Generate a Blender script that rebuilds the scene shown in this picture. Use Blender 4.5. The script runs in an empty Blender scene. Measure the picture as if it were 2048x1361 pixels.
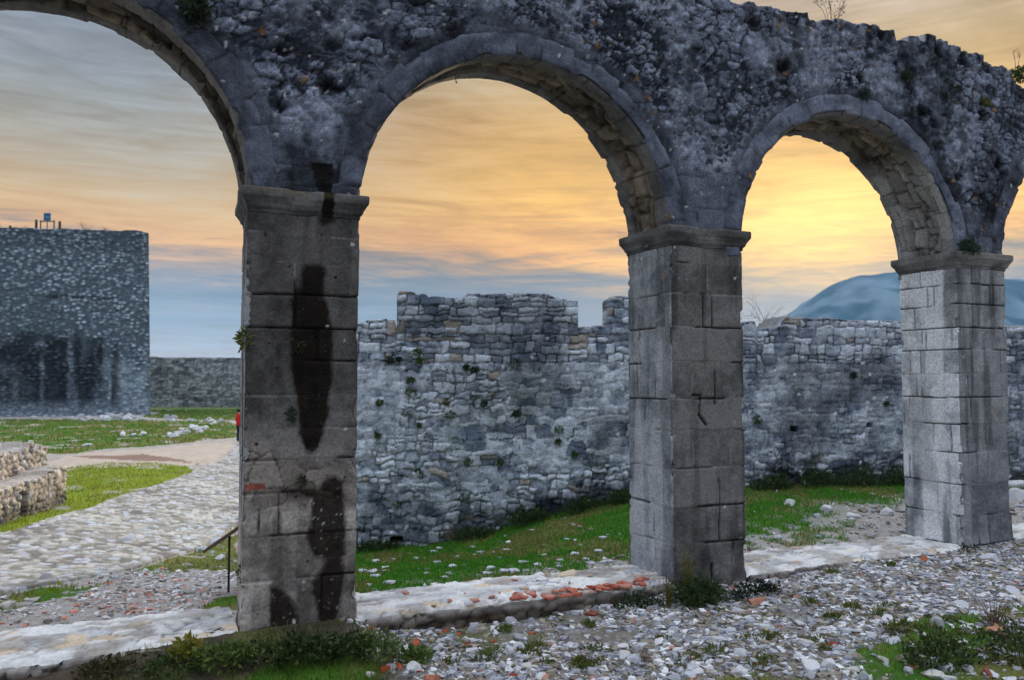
import bpy, bmesh, math, random
import numpy as np
from mathutils import Vector, Matrix

S = bpy.context.scene
COL = S.collection
rng = np.random.default_rng(7)
random.seed(7)

# ---------------------------------------------------------------- camera
EYE, PSI, PITCH, FPX = 1.8, math.radians(23.8), math.atan(82 / 1640), 1640.0
cam_d = bpy.data.cameras.new("camera")
cam = bpy.data.objects.new("camera", cam_d)
COL.objects.link(cam)
cam.location = (0, 0, EYE)
cam.rotation_euler = (math.pi / 2 + PITCH, 0, -PSI)
cam_d.lens = 36 * FPX / 2048
cam_d.sensor_width = 36
cam_d.clip_start, cam_d.clip_end = 0.05, 20000
cam_d.dof.use_dof = True
cam_d.dof.focus_distance = 6.6
cam_d.dof.aperture_fstop = 2.4
S.camera = cam

CF = np.array([math.sin(PSI) * math.cos(PITCH), math.cos(PSI) * math.cos(PITCH), math.sin(PITCH)])
CR = np.array([math.cos(PSI), -math.sin(PSI), 0.0])
CU = np.cross(CR, CF)
C0 = np.array([0, 0, EYE])


def ray(u, v):
    return CF + CR * (u - 1024) / FPX - CU * (v - 680.5) / FPX


def on_y(u, v, Y):
    q = ray(u, v)
    return C0 + q * (Y / q[1])


def on_z(u, v, Z):
    q = ray(u, v)
    return C0 + q * ((Z - EYE) / q[2])


def at_depth(u, v, D):
    return C0 + ray(u, v) * D


# ---------------------------------------------------------------- sky, sun, exposure
S.view_settings.view_transform = 'Standard'
S.view_settings.look = 'None'
S.view_settings.exposure = 0.35
S.view_settings.gamma = 1.0
S.cycles.use_denoising = True
S.cycles.max_bounces = 5
S.cycles.volume_bounces = 0

sun_dir = ray(1640, 440)
sun_dir = sun_dir / np.linalg.norm(sun_dir)
SUN_EL = math.asin(sun_dir[2])
SUN_AZ = math.atan2(sun_dir[0], sun_dir[1])          # clockwise from +Y

world = bpy.data.worlds.new("World")
S.world = world
world.use_nodes = True


class NT:
    """small wrapper for building node trees"""

    def __init__(self, tree):
        self.t = tree
        tree.nodes.clear()

    def n(self, kind, ins=None, **props):
        nd = self.t.nodes.new(kind)
        for k, v in props.items():
            setattr(nd, k, v)
        for k, v in (ins or {}).items():
            sock = nd.inputs[k]
            if isinstance(v, bpy.types.NodeSocket):
                self.t.links.new(v, sock)
            else:
                sock.default_value = v
        return nd

    def m(self, op, a, b=0.0, c=None, clamp=False):
        ins = {0: a, 1: b}
        if c is not None:
            ins[2] = c
        return self.n('ShaderNodeMath', ins, operation=op, use_clamp=clamp).outputs[0]

    def mix(self, fac, a, b, blend='MIX'):
        nd = self.n('ShaderNodeMix', None, data_type='RGBA', blend_type=blend)
        for k, v in ((0, fac), (6, a), (7, b)):
            if isinstance(v, bpy.types.NodeSocket):
                self.t.links.new(v, nd.inputs[k])
            else:
                nd.inputs[k].default_value = v
        return nd.outputs[2]

    def ramp(self, fac, stops, interp='LINEAR'):
        nd = self.n('ShaderNodeValToRGB', {0: fac})
        cr = nd.color_ramp
        cr.interpolation = interp
        while len(cr.elements) < len(stops):
            cr.elements.new(0.5)
        for e, (p, c) in zip(cr.elements, stops):
            e.position = p
            e.color = (c[0], c[1], c[2], 1) if not isinstance(c, (int, float)) else (c, c, c, 1)
        return nd.outputs[0]

    def smooth(self, x, a, b):
        return self.n('ShaderNodeMapRange', {0: x, 1: a, 2: b, 3: 0.0, 4: 1.0}, interpolation_type='SMOOTHSTEP').outputs[0]


def srgb(r, g, b, k=1.0):
    def f(x):
        x /= 255
        return (x / 12.92 if x <= .04045 else ((x + .055) / 1.055) ** 2.4) * k
    return (f(r), f(g), f(b))


w = NT(world.node_tree)
tc = w.n('ShaderNodeTexCoord').outputs['Generated']
nrm = w.n('ShaderNodeVectorMath', {0: tc}, operation='NORMALIZE').outputs[0]
sep = w.n('ShaderNodeSeparateXYZ', {0: nrm})
dx, dy, dz = sep.outputs
el = w.m('MULTIPLY', w.m('ARCSINE', dz), 180 / math.pi)      # elevation in degrees
# direction round the horizon, measured from the sun
cosaz = w.n('ShaderNodeVectorMath', {0: w.n('ShaderNodeVectorMath', {0: w.n('ShaderNodeCombineXYZ', {0: dx, 1: dy, 2: 0.0}).outputs[0]}, operation='NORMALIZE').outputs[0],
                                     1: (math.sin(SUN_AZ), math.cos(SUN_AZ), 0)}, operation='DOT_PRODUCT').outputs['Value']
dazi = w.m('MULTIPLY', w.m('ARCCOSINE', cosaz), 180 / math.pi)
# streaky cloud deck: flat layer seen in perspective
hz = w.m('ADD', dz, 0.06)
cx_ = w.m('DIVIDE', dx, hz)
cy_ = w.m('DIVIDE', dy, hz)
deck = w.n('ShaderNodeCombineXYZ', {0: cx_, 1: cy_, 2: 0.0}).outputs[0]
deckr = w.n('ShaderNodeMapping', {0: deck, 2: (0, 0, math.radians(28)), 3: (0.55, 1.0, 1.0)}).outputs[0]
n1 = w.n('ShaderNodeTexNoise', {'Vector': deckr, 'Scale': 0.95, 'Detail': 10.0, 'Roughness': 0.62, 'Distortion': 0.8}).outputs[0]
# thin horizontal streaks by elevation and azimuth
streak = w.n('ShaderNodeCombineXYZ', {0: w.m('MULTIPLY', dx, 5.0), 1: w.m('MULTIPLY', dy, 5.0), 2: w.m('MULTIPLY', dz, 62.0)}).outputs[0]
n2 = w.n('ShaderNodeTexNoise', {'Vector': streak, 'Scale': 1.0, 'Detail': 9.0, 'Roughness': 0.66, 'Distortion': 1.1}).outputs[0]
n3 = w.n('ShaderNodeTexNoise', {'Vector': deckr, 'Scale': 3.6, 'Detail': 8.0, 'Roughness': 0.7, 'Distortion': 1.4}).outputs[0]
nn = w.m('ADD', w.m('MULTIPLY', w.m('SUBTRACT', n1, 0.5), 1.0), w.m('MULTIPLY', w.m('SUBTRACT', n2, 0.5), 0.85))
nn = w.m('ADD', nn, w.m('MULTIPLY', w.m('SUBTRACT', n3, 0.5), 0.45))
elw = w.m('ADD', el, w.m('MULTIPLY', nn, 6.0))
t = w.m('DIVIDE', elw, 45.0, clamp=True)
warm = w.ramp(t, [(0.00, srgb(200, 208, 216)), (0.055, srgb(170, 190, 206)), (0.10, srgb(132, 152, 172)), (0.145, srgb(134, 138, 142)), (0.175, srgb(184, 148, 104)),
                  (0.21, srgb(246, 172, 70)), (0.285, srgb(253, 190, 62)), (0.37, srgb(232, 176, 78)), (0.45, srgb(208, 174, 112)), (0.54, srgb(200, 178, 156)),
                  (0.66, srgb(186, 172, 176)), (0.80, srgb(176, 178, 196))])
cool = w.ramp(t, [(0.00, srgb(226, 220, 224)), (0.055, srgb(196, 208, 222)), (0.10, srgb(156, 180, 202)), (0.145, srgb(160, 164, 172)), (0.175, srgb(196, 168, 146)),
                  (0.215, srgb(246, 188, 112)), (0.26, srgb(226, 186, 124)), (0.30, srgb(200, 178, 142)), (0.35, srgb(180, 174, 158)), (0.41, srgb(162, 166, 168)),
                  (0.54, srgb(146, 156, 172)), (0.80, srgb(136, 150, 176))])
side = w.smooth(w.m('ADD', dazi, w.m('MULTIPLY', nn, 14.0)), 18.0, 46.0)
skyc = w.mix(side, warm, cool)
# brighter and darker bands
band = w.n('ShaderNodeMapRange', {0: nn, 1: -0.26, 2: 0.26, 3: 0.62, 4: 1.28}).outputs[0]
skyc = w.mix(1.0, skyc, w.n('ShaderNodeCombineXYZ', {0: band, 1: band, 2: band}).outputs[0], 'MULTIPLY')
skyc = w.mix(1.0, skyc, (.86, .86, .86, 1), 'MULTIPLY')
# veiled sun glow
dsun = w.n('ShaderNodeCombineXYZ', {0: w.m('MULTIPLY', dazi, 0.34), 1: w.m('SUBTRACT', el, math.degrees(SUN_EL) - 0.2), 2: 0.0}).outputs[0]
gl = w.n('ShaderNodeVectorMath', {0: dsun}, operation='LENGTH').outputs['Value']
gl = w.m('ADD', gl, w.m('MULTIPLY', nn, -7.0))
glow = w.m('POWER', w.m('SUBTRACT', 1.0, w.m('DIVIDE', gl, 7.0, clamp=True)), 1.8)
skyc = w.mix(w.m('MULTIPLY', glow, 1.0, clamp=True), skyc, (1.35, 0.80, 0.15, 1))
# high overcast, brightest overhead and behind the viewer, bluish
up = w.smooth(el, 33.0, 70.0)
skyc = w.mix(up, skyc, (2.25, 2.38, 2.62, 1))
back = w.m('MULTIPLY', w.smooth(dazi, 75.0, 130.0), w.smooth(el, -4.0, 16.0))
skyc = w.mix(w.m('MULTIPLY', back, w.m('SUBTRACT', 1.0, up)), skyc, (0.52, 0.57, 0.68, 1))
nish = w.n('ShaderNodeTexSky', sky_type='NISHITA', sun_disc=False, sun_elevation=SUN_EL, sun_rotation=SUN_AZ, altitude=100, dust_density=2.0)
bg_cl = w.n('ShaderNodeBackground', {0: skyc, 1: 0.97})
bg_sky = w.n('ShaderNodeBackground', {0: nish.outputs[0], 1: 0.06})
addb = w.n('ShaderNodeMixShader', {0: 0.93, 1: bg_sky.outputs[0], 2: bg_cl.outputs[0]})
w.n('ShaderNodeOutputWorld', {0: addb.outputs[0]})
world.cycles.sampling_method = 'MANUAL'
world.cycles.sample_map_resolution = 512

sun_l = bpy.data.lights.new("sun", 'SUN')
sun_l.energy = 3.4
sun_l.angle = math.radians(10)
sun_l.color = (1.0, 0.78, 0.5)
sun = bpy.data.objects.new("sun", sun_l)
COL.objects.link(sun)
sun.rotation_euler = (Vector(sun_dir)).to_track_quat('Z', 'Y').to_euler()

# ---------------------------------------------------------------- numpy noise


def _hash(ix, iy, iz, seed):
    h = (ix.astype(np.int64) * 374761393 + iy.astype(np.int64) * 668265263 + iz.astype(np.int64) * 2147483647 + seed * 1274126177) & 0xffffffff
    h = ((h ^ (h >> 13)) * 1274126177) & 0xffffffff
    h = ((h ^ (h >> 16)) * 2246822519) & 0xffffffff
    return ((h ^ (h >> 15)) & 0xffffff) / float(0x1000000)


def vnoise(x, y, z=0.0, seed=0):
    x, y, z = np.broadcast_arrays(np.asarray(x, float), np.asarray(y, float), np.asarray(z, float))
    fx, fy, fz = np.floor(x), np.floor(y), np.floor(z)
    tx, ty, tz = x - fx, y - fy, z - fz
    tx, ty, tz = (q * q * (3 - 2 * q) for q in (tx, ty, tz))
    r = 0
    for i in (0, 1):
        for j in (0, 1):
            for k in (0, 1):
                r = r + _hash(fx + i, fy + j, fz + k, seed) * (tx if i else 1 - tx) * (ty if j else 1 - ty) * (tz if k else 1 - tz)
    return r


def fbm(x, y, z=0.0, seed=0, octv=4, gain=0.5):
    """0..1, mean about 0.5"""
    a, s, tot = 1.0, 0.0, 0.0
    f = 1.0
    for o in range(octv):
        s = s + a * vnoise(np.asarray(x) * f + 17.3 * o, np.asarray(y) * f + 5.1 * o, np.asarray(z) * f, seed + o)
        tot += a
        a *= gain
        f *= 2.03
    return s / tot


def worley(x, y, seed=0, jit=0.9, facet=False):
    """F1, F2, id, second id (2D cells of size 1)"""
    x, y = np.broadcast_arrays(np.asarray(x, float), np.asarray(y, float))
    fx, fy = np.floor(x), np.floor(y)
    f1 = np.full(x.shape, 9.0)
    f2 = np.full(x.shape, 9.0)
    idd = np.zeros(x.shape)
    fct = np.zeros(x.shape)
    for i in (-1, 0, 1):
        for j in (-1, 0, 1):
            gx, gy = fx + i, fy + j
            px = gx + .5 + jit * (_hash(gx, gy, gx * 0, seed) - .5)
            py = gy + .5 + jit * (_hash(gx, gy, gx * 0 + 1, seed) - .5)
            d = np.hypot(px - x, py - y)
            hid = _hash(gx, gy, gx * 0 + 2, seed)
            c = d < f1
            f2 = np.where(c, f1, np.minimum(f2, d))
            idd = np.where(c, hid, idd)
            if facet:
                fct = np.where(c, ((hid * 531.7) % 1.0 - .5) * (x - px) + ((hid * 977.3) % 1.0 - .5) * (y - py), fct)
            f1 = np.where(c, d, f1)
    if facet:
        return f1, f2, idd, (idd * 7919.13) % 1.0, fct
    return f1, f2, idd, (idd * 7919.13) % 1.0


def sstep(a, b, x):
    t = np.clip((x - a) / (b - a), 0, 1)
    return t * t * (3 - 2 * t)


def lerp(a, b, t):
    return a + (b - a) * t


def c3(c):
    return np.array(c, float)


def mixc(a, b, t):
    """colours (.., 3) or tuple; t array"""
    return c3(a) + (c3(b) - c3(a)) * np.asarray(t)[..., None]


def masonry(s, z, seed, hs=(.14, .24), ws=(.16, .42), warp=.03, rnd=.05, smin=-20.0, smax=80.0, zmin=-2.0, zmax=20.0, jag=.03):
    """coursed rubble: (edge profile 0..1, stone id, second id, tilt of the broken face)"""
    r = np.random.default_rng(seed)
    s, z = np.broadcast_arrays(np.asarray(s, float), np.asarray(z, float))
    zz = z + warp * 2 * (fbm(s * 1.1, z * 1.1, 0, seed + 1, 2) - .5) + jag * 2 * (fbm(s * 6, z * 6, 2, seed + 3, 3) - .5)
    ss = s + warp * 2 * (fbm(s * 1.7, z * 1.7, 9, seed + 2, 2) - .5) + jag * 2 * (fbm(s * 6, z * 6, 5, seed + 4, 3) - .5)
    rows = [zmin]
    while rows[-1] < zmax:
        rows.append(rows[-1] + r.uniform(*hs))
    rows = np.array(rows)
    ri = np.clip(np.searchsorted(rows, zz) - 1, 0, len(rows) - 2)
    dzr = np.minimum(zz - rows[ri], rows[ri + 1] - zz)
    lz = zz - (rows[ri] + rows[ri + 1]) / 2
    dxr = np.zeros_like(zz)
    idd = np.zeros_like(zz)
    ls = np.zeros_like(zz)
    for k in np.unique(ri):
        mk = ri == k
        n = int((smax - smin) / (ws[0] + ws[1]) * 2.6) + 4
        b = smin - r.uniform(0, ws[1]) + np.cumsum(r.uniform(ws[0], ws[1], n))
        ci = np.clip(np.searchsorted(b, ss[mk]) - 1, 0, n - 2)
        dxr[mk] = np.minimum(ss[mk] - b[ci], b[ci + 1] - ss[mk])
        ls[mk] = ss[mk] - (b[ci] + b[ci + 1]) / 2
        idd[mk] = _hash(ci.astype(float), np.full(ci.shape, float(k)), np.zeros(ci.shape), seed)
    # some stones are split in two courses
    hs_ = (idd * 313.7) % 1.0
    off = (hs_ - .2) * .10
    spl = (hs_ < .42) & ((rows[ri + 1] - rows[ri]) > .11)
    dzr = np.where(spl, np.minimum(dzr, np.abs(lz - off)), dzr)
    idd = np.where(spl & (lz > off), (idd * 37.77) % 1.0, idd)
    a = np.clip(dxr / rnd, 0, 1)
    b_ = np.clip(dzr / rnd, 0, 1)
    e = 1 - np.minimum(1, np.hypot(1 - a, 1 - b_))
    tilt = ((idd * 531.7) % 1.0 - .5) * ls + ((idd * 977.3) % 1.0 - .5) * lz
    return e, idd, (idd * 7919.13) % 1.0, tilt


# ---------------------------------------------------------------- objects
def link(name, me, parent=None):
    o = bpy.data.objects.new(name, me)
    COL.objects.link(o)
    if parent:
        o.parent = parent
    return o


def tag(o, label=None, cat=None, group=None, kind=None):
    if label:
        o['label'] = label
    if cat:
        o['category'] = cat
    if group:
        o['group'] = group
    if kind:
        o['kind'] = kind
    return o


def empty(name, loc=(0, 0, 0), rz=0.0):
    o = bpy.data.objects.new(name, None)
    COL.objects.link(o)
    o.location = loc
    o.rotation_euler = (0, 0, rz)
    o.empty_display_size = .2
    return o


def raw_mesh(name, V, F, mat, colr=None, smooth=True, mats=None, mi=None):
    """V (n,3), F (m,k) one face size"""
    me = bpy.data.meshes.new(name)
    V = np.ascontiguousarray(V, np.float32)
    F = np.ascontiguousarray(F, np.int32)
    k = F.shape[1]
    me.vertices.add(len(V))
    me.vertices.foreach_set('co', V.ravel())
    me.loops.add(F.size)
    me.loops.foreach_set('vertex_index', F.ravel())
    me.polygons.add(len(F))
    me.polygons.foreach_set('loop_start', np.arange(0, F.size, k, dtype=np.int32))
    me.polygons.foreach_set('loop_total', np.full(len(F), k, np.int32))
    me.polygons.foreach_set('use_smooth', np.full(len(F), smooth, bool))
    if colr is not None:
        at = me.color_attributes.new('col', 'FLOAT_COLOR', 'POINT')
        cc = np.ones((len(V), 4), np.float32)
        cc[:, :3] = np.clip(colr, 0.002, 1)
        at.data.foreach_set('color', cc.ravel())
    for m_ in (mats or [mat]):
        me.materials.append(m_)
    if mi is not None:
        me.polygons.foreach_set('material_index', np.asarray(mi, np.int32))
    me.update()
    me.validate()
    return me


def grid_faces(ny, nx, off=0, wrap=False, flip=False):
    j = np.arange(nx if wrap else nx - 1)
    i = np.arange(ny - 1)
    I, J = np.meshgrid(i, j, indexing='ij')
    J2 = (J + 1) % nx
    a, b, c, d = I * nx + J, I * nx + J2, (I + 1) * nx + J2, (I + 1) * nx + J
    F = np.stack([a, b, c, d], -1).reshape(-1, 4) + off
    return F[:, ::-1] if flip else F


class Mesh:
    """collects vertices, faces and colours; polygons of any size"""

    def __init__(self):
        self.V, self.F, self.C, self.n = [], [], [], 0

    def add(self, V, F, colr=(.5, .5, .5)):
        V = np.asarray(V, float).reshape(-1, 3)
        colr = np.broadcast_to(np.asarray(colr, float), (len(V), 3))
        for f in F:
            self.F.append([i + self.n for i in f])
        self.V.append(V)
        self.C.append(colr)
        self.n += len(V)

    def box(self, c, size, colr=(.5, .5, .5), M=None):
        x, y, z = (q / 2 for q in size)
        V = np.array([(sx * x, sy * y, sz * z) for sx in (-1, 1) for sy in (-1, 1) for sz in (-1, 1)])
        if M is not None:
            V = V @ np.array(M.to_3x3()).T
        V = V + np.array(c)
        self.add(V, [(0, 1, 3, 2), (4, 6, 7, 5), (0, 4, 5, 1), (2, 3, 7, 6), (0, 2, 6, 4), (1, 5, 7, 3)], colr)

    def tube(self, pts, rad, colr=(.5, .5, .5), k=5):
        pts = np.asarray(pts, float)
        n = len(pts)
        rad = np.broadcast_to(np.asarray(rad, float), (n,))
        V = []
        for i in range(n):
            d = pts[min(i + 1, n - 1)] - pts[max(i - 1, 0)]
            d /= (np.linalg.norm(d) + 1e-9)
            a = np.cross(d, (0, 0, 1) if abs(d[2]) < .9 else (1, 0, 0))
            a /= np.linalg.norm(a)
            b = np.cross(d, a)
            for q in range(k):
                an = 2 * math.pi * q / k
                V.append(pts[i] + rad[i] * (a * math.cos(an) + b * math.sin(an)))
        F = [(i * k + q, i * k + (q + 1) % k, (i + 1) * k + (q + 1) % k, (i + 1) * k + q) for i in range(n - 1) for q in range(k)]
        F += [tuple(range(k))[::-1], tuple((n - 1) * k + q for q in range(k))]
        self.add(V, F, colr)

    def build(self, name, mat, parent=None, smooth=False):
        me = bpy.data.meshes.new(name)
        V = np.concatenate(self.V)
        me.from_pydata(V.tolist(), [], self.F)
        at = me.color_attributes.new('col', 'FLOAT_COLOR', 'POINT')
        cc = np.ones((len(V), 4), np.float32)
        cc[:, :3] = np.concatenate(self.C)
        at.data.foreach_set('color', cc.ravel())
        me.materials.append(mat)
        if smooth:
            me.polygons.foreach_set('use_smooth', np.ones(len(me.polygons), bool))
        me.update()
        return link(name, me, parent)


# ---------------------------------------------------------------- materials
def vmat(name, fine=60.0, amt=.35, bump=.4, bscale=90.0, rough=.92, spec=.15, bdist=.01, sub=0.0, speck=0.0):
    m = bpy.data.materials.new(name)
    m.use_nodes = True
    k = NT(m.node_tree)
    at = k.n('ShaderNodeAttribute', attribute_name='col').outputs['Color']
    co = k.n('ShaderNodeTexCoord').outputs['Object']
    nz = k.n('ShaderNodeTexNoise', {'Vector': co, 'Scale': fine, 'Detail': 5.0, 'Roughness': .65}).outputs[0]
    f = k.n('ShaderNodeMapRange', {0: nz, 1: .25, 2: .75, 3: 1 - amt, 4: 1 + amt}).outputs[0]
    c = k.mix(1.0, at, k.n('ShaderNodeCombineXYZ', {0: f, 1: f, 2: f}).outputs[0], 'MULTIPLY')
    if speck:
        vo = k.n('ShaderNodeTexVoronoi', {'Vector': co, 'Scale': 46.0}).outputs['Distance']
        gate = k.smooth(k.n('ShaderNodeTexNoise', {'Vector': co, 'Scale': 9.0, 'Detail': 3.0}).outputs[0], .47, .66)
        sp = k.m('MULTIPLY', k.m('SUBTRACT', 1.0, k.smooth(vo, .13, .26)), gate)
        c = k.mix(k.m('MULTIPLY', sp, speck), c, (.45, .46, .46, 1))
    p = k.n('ShaderNodeBsdfPrincipled', {'Base Color': c, 'Roughness': rough, 'Specular IOR Level': spec})
    if bump:
        bz = k.n('ShaderNodeTexNoise', {'Vector': co, 'Scale': bscale, 'Detail': 6.0, 'Roughness': .7}).outputs[0]
        bz2 = k.n('ShaderNodeTexNoise', {'Vector': co, 'Scale': bscale * .25, 'Detail': 4.0, 'Roughness': .6}).outputs[0]
        hh = k.m('ADD', bz, k.m('MULTIPLY', bz2, 1.5))
        bn = k.n('ShaderNodeBump', {'Strength': bump, 'Distance': bdist, 'Height': hh}).outputs[0]
        k.t.links.new(bn, p.inputs['Normal'])
    if sub:
        p.inputs['Subsurface Weight'].default_value = 0
        tr = k.n('ShaderNodeBsdfTranslucent', {0: c})
        mx = k.n('ShaderNodeMixShader', {0: sub, 1: p.outputs[0], 2: tr.outputs[0]})
        k.n('ShaderNodeOutputMaterial', {0: mx.outputs[0]})
    else:
        k.n('ShaderNodeOutputMaterial', {0: p.outputs[0]})
    return m


M_STONE = vmat('weathered_limestone', fine=55, amt=.55, bump=.75, bscale=70, bdist=.014, speck=.2)
M_ASHLAR = vmat('dressed_limestone', fine=45, amt=.46, bump=.55, bscale=80, bdist=.008, speck=.16)
M_WALL = vmat('rubble_masonry', fine=30, amt=.45, bump=.8, bscale=45, bdist=.02)
M_FAR = vmat('far_masonry', fine=6, amt=.35, bump=.5, bscale=9, bdist=.06)
M_LEDGE = vmat('white_limewash_stone', fine=38, amt=.22, bump=.6, bscale=60, bdist=.012)
M_GROUND = vmat('earth_and_gravel', fine=70, amt=.40, bump=.8, bscale=60, bdist=.02)
M_ROAD = vmat('cobble_stone', fine=30, amt=.22, bump=.5, bscale=40, bdist=.015)
M_ROCK = vmat('loose_limestone', fine=28, amt=.22, bump=.5, bscale=40, bdist=.01)
M_BRICK = vmat('broken_brick', fine=30, amt=.30, bump=.6, bscale=50, bdist=.01)
M_LEAF = vmat('leaf', fine=20, amt=.25, bump=0, rough=.55, spec=.3, sub=.35)
M_GRASS = vmat('grass_blade', fine=9, amt=.25, bump=0, rough=.6, spec=.2, sub=.35)
M_STEM = vmat('stem', fine=30, amt=.3, bump=0)
M_HILL = vmat('mountain_slope', fine=.02, amt=.25, bump=0)
M_PAINT = vmat('painted_metal', fine=12, amt=.15, bump=.1, rough=.5, spec=.4)
M_CLOTH = vmat('cloth', fine=60, amt=.15, bump=.2)

# ---------------------------------------------------------------- dimensions of the arcade
YF, DEP = 6.295, 0.76                 # front plane and wall thickness
PIERS = [(-2.99, -2.15), (.632, 1.474), (4.382, 5.208), (8.165, 8.975), (11.86, 12.68)]
ARCHES = [(-.757, 3.23, 1.39), (2.928, 3.135, 1.445), (6.687, 3.085, 1.487), (10.41, 3.16, 1.44)]
REAR_DZ = [-.01, .065, -.02, 0.0]        # the rear ring sits a little higher or lower than the front one
RING = .24
SPR = 3.24

# curtain wall behind: foot line
WA = at_depth(615, 1000, 11.9)[:2]
WB = at_depth(2330, 1000, 14.0)[:2]
WDIR = (WB - WA) / np.linalg.norm(WB - WA)
WLEN = float(np.linalg.norm(WB - WA))
WN = np.array([WDIR[1], -WDIR[0]])    # towards the viewer


def wall_s(u, v=760.0):
    """distance along the curtain wall for an image column"""
    q = ray(u, v)[:2]
    A = np.array([[q[0], -WDIR[0]], [q[1], -WDIR[1]]])
    return float(np.linalg.solve(A, WA)[1])


FOOT_S = np.array([wall_s(u) for u in (615, 715, 850, 960, 1100, 1250, 1490, 1790, 2040, 2330)])
FOOT_Z = np.array([-.62, -.66, -.62, -.50, -.24, -.02, .12, .14, .12, .1])


# ---------------------------------------------------------------- terrain
def terrain(x, y):
    x, y = np.broadcast_arrays(np.asarray(x, float), np.asarray(y, float))
    hf = np.interp(x, [-3, .6, 1.6, 2.6, 3.8, 5.2, 6.5, 9, 12], [-.30, -.28, -.235, -.20, -.15, -.085, -.035, -.02, -.02])
    hf = hf + .05 * sstep(5.6, 3.6, y) * sstep(2.4, 4.5, x)
    hf = hf + np.interp(x, [-3, -.6, .2, .7, 1.45, 1.7, 3.0], [.16, .19, .24, .26, .24, .09, 0]) * sstep(5.45, 6.15, y)
    hb = np.full(x.shape, -.17)
    sw = (x - WA[0]) * WDIR[0] + (y - WA[1]) * WDIR[1]
    dn = (x - WA[0]) * WN[0] + (y - WA[1]) * WN[1]            # distance in front of the wall
    foot = np.interp(sw, FOOT_S, FOOT_Z)
    wgt = sstep(4.6, .3, dn) * sstep(-4.5, 0.2, sw) * sstep(-14, -6, dn)
    hb = lerp(hb, foot, wgt)
    hf = hf + .09 * (fbm(x * 1.4 + 3, y * 1.4, 0, 33, 3) - .5) * sstep(1.8, 2.8, x) * sstep(6.1, 5.5, y)
    h = lerp(hf, hb, sstep(6.45, 6.95, y))
    rough = np.exp(-np.hypot(x - 2, y - 6) / 60)
    h = h + rough * (.10 * (fbm(x * .6, y * .6, 0, 31, 3) - .5) + .03 * (fbm(x * 3, y * 3, 0, 32, 3) - .5))
    h = h * sstep(900, 200, np.hypot(x, y)) - .1 * sstep(200, 900, np.hypot(x, y))
    return h


def pxpoly(pts, z=-.1):
    return np.array([on_z(u, v, z)[:2] for u, v in pts])


def in_poly(x, y, P, warp=0.0, wf=2.0, seed=5):
    if warp:
        x = x + warp * 2 * (fbm(x * wf, y * wf, 0, seed, 3) - .5)
        y = y + warp * 2 * (fbm(x * wf, y * wf, 4, seed + 3, 3) - .5)
    r = np.zeros(np.shape(x), bool)
    n = len(P)
    for i in range(n):
        x1, y1 = P[i]
        x2, y2 = P[(i + 1) % n]
        if y1 == y2:
            continue
        c = (y1 > y) != (y2 > y)
        r ^= c & (x < (x2 - x1) * (y - y1) / (y2 - y1) + x1)
    return r


# paved road: centre line and half widths from its two edges
R_NEAR = np.array([(-6.2, 3.6), (-3.6, 6.0), (-1.25, 8.7), (-.2, 10.2), (.65, 12.0), (1.42, 14.0), (2.1, 17.5), (3.0, 22.0), (4.6, 30.0)])
R_FAR = np.array([(-8.0, 6.4), (-5.0, 9.2), (-2.9, 11.2), (-1.65, 12.6), (-1.1, 14.0), (-.55, 15.6), (.45, 18.2), (1.75, 22.5), (3.3, 30.6)])


def smooth_line(P, n):
    t = np.r_[0, np.cumsum(np.hypot(*np.diff(P, axis=0).T))]
    q = np.linspace(0, t[-1], n)
    X = np.c_[np.interp(q, t, P[:, 0]), np.interp(q, t, P[:, 1])]
    k = 9
    pad = np.r_[np.repeat(X[:1], k, 0), X, np.repeat(X[-1:], k, 0)]
    return np.stack([np.convolve(pad[:, i], np.ones(2 * k + 1) / (2 * k + 1), 'valid') for i in (0, 1)], 1)


ROAD_POLY = np.r_[R_NEAR, R_FAR[::-1]]

G_FRONT_R = pxpoly([(1040, 1380), (1180, 1352), (1330, 1318), (1460, 1318), (1650, 1308), (1750, 1290), (1860, 1250), (1960, 1230), (2100, 1220), (2300, 1250), (2300, 1500), (1040, 1500)], -.05)
G_FRONT_L = pxpoly([(430, 1400), (540, 1362), (620, 1345), (700, 1335), (760, 1345), (740, 1400), (740, 1600), (430, 1600)], -.22)
G_FIELD1 = pxpoly([(-300, 1075), (0, 1062), (120, 1028), (230, 990), (330, 955), (405, 935), (330, 925), (220, 925), (105, 938), (-200, 960)], -.15)
G_FIELD2 = pxpoly([(-900, 905), (0, 905), (130, 903), (250, 892), (380, 882), (470, 868), (470, 842), (200, 838), (-100, 838), (-900, 838)], -.12)
G_FIELD4 = np.array([(1.75, 12.6), (2.5, 17.5), (3.4, 22.0), (5.0, 30.0), (8.0, 45.0), (40.0, 45.0), (40.0, 8.0), (12.0, 10.4)])
G_FIELD3 = pxpoly([(304, 832), (304, 811), (420, 813), (520, 815), (520, 840), (430, 838)], -.1)
G_STRIP = pxpoly([(-60, 1200), (60, 1165), (180, 1120), (260, 1080), (330, 1050), (400, 1045), (480, 1020), (480, 1105), (400, 1095), (300, 1130), (200, 1165), (110, 1195), (-60, 1240)], -.17)
G_TUFT = pxpoly([(395, 1218), (430, 1190), (490, 1180), (490, 1222)], -.17)
DIRT = pxpoly([(105, 912), (200, 903), (330, 893), (480, 880), (480, 905), (420, 915), (330, 930), (105, 935)], -.13)
DARKDIRT = pxpoly([(150, 911), (300, 905), (350, 912), (400, 922), (330, 917), (200, 915)], -.13)
REDCHIP = pxpoly([(170, 1200), (210, 1170), (330, 1165), (430, 1172), (400, 1205), (320, 1235), (200, 1230)], -.17)


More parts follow.
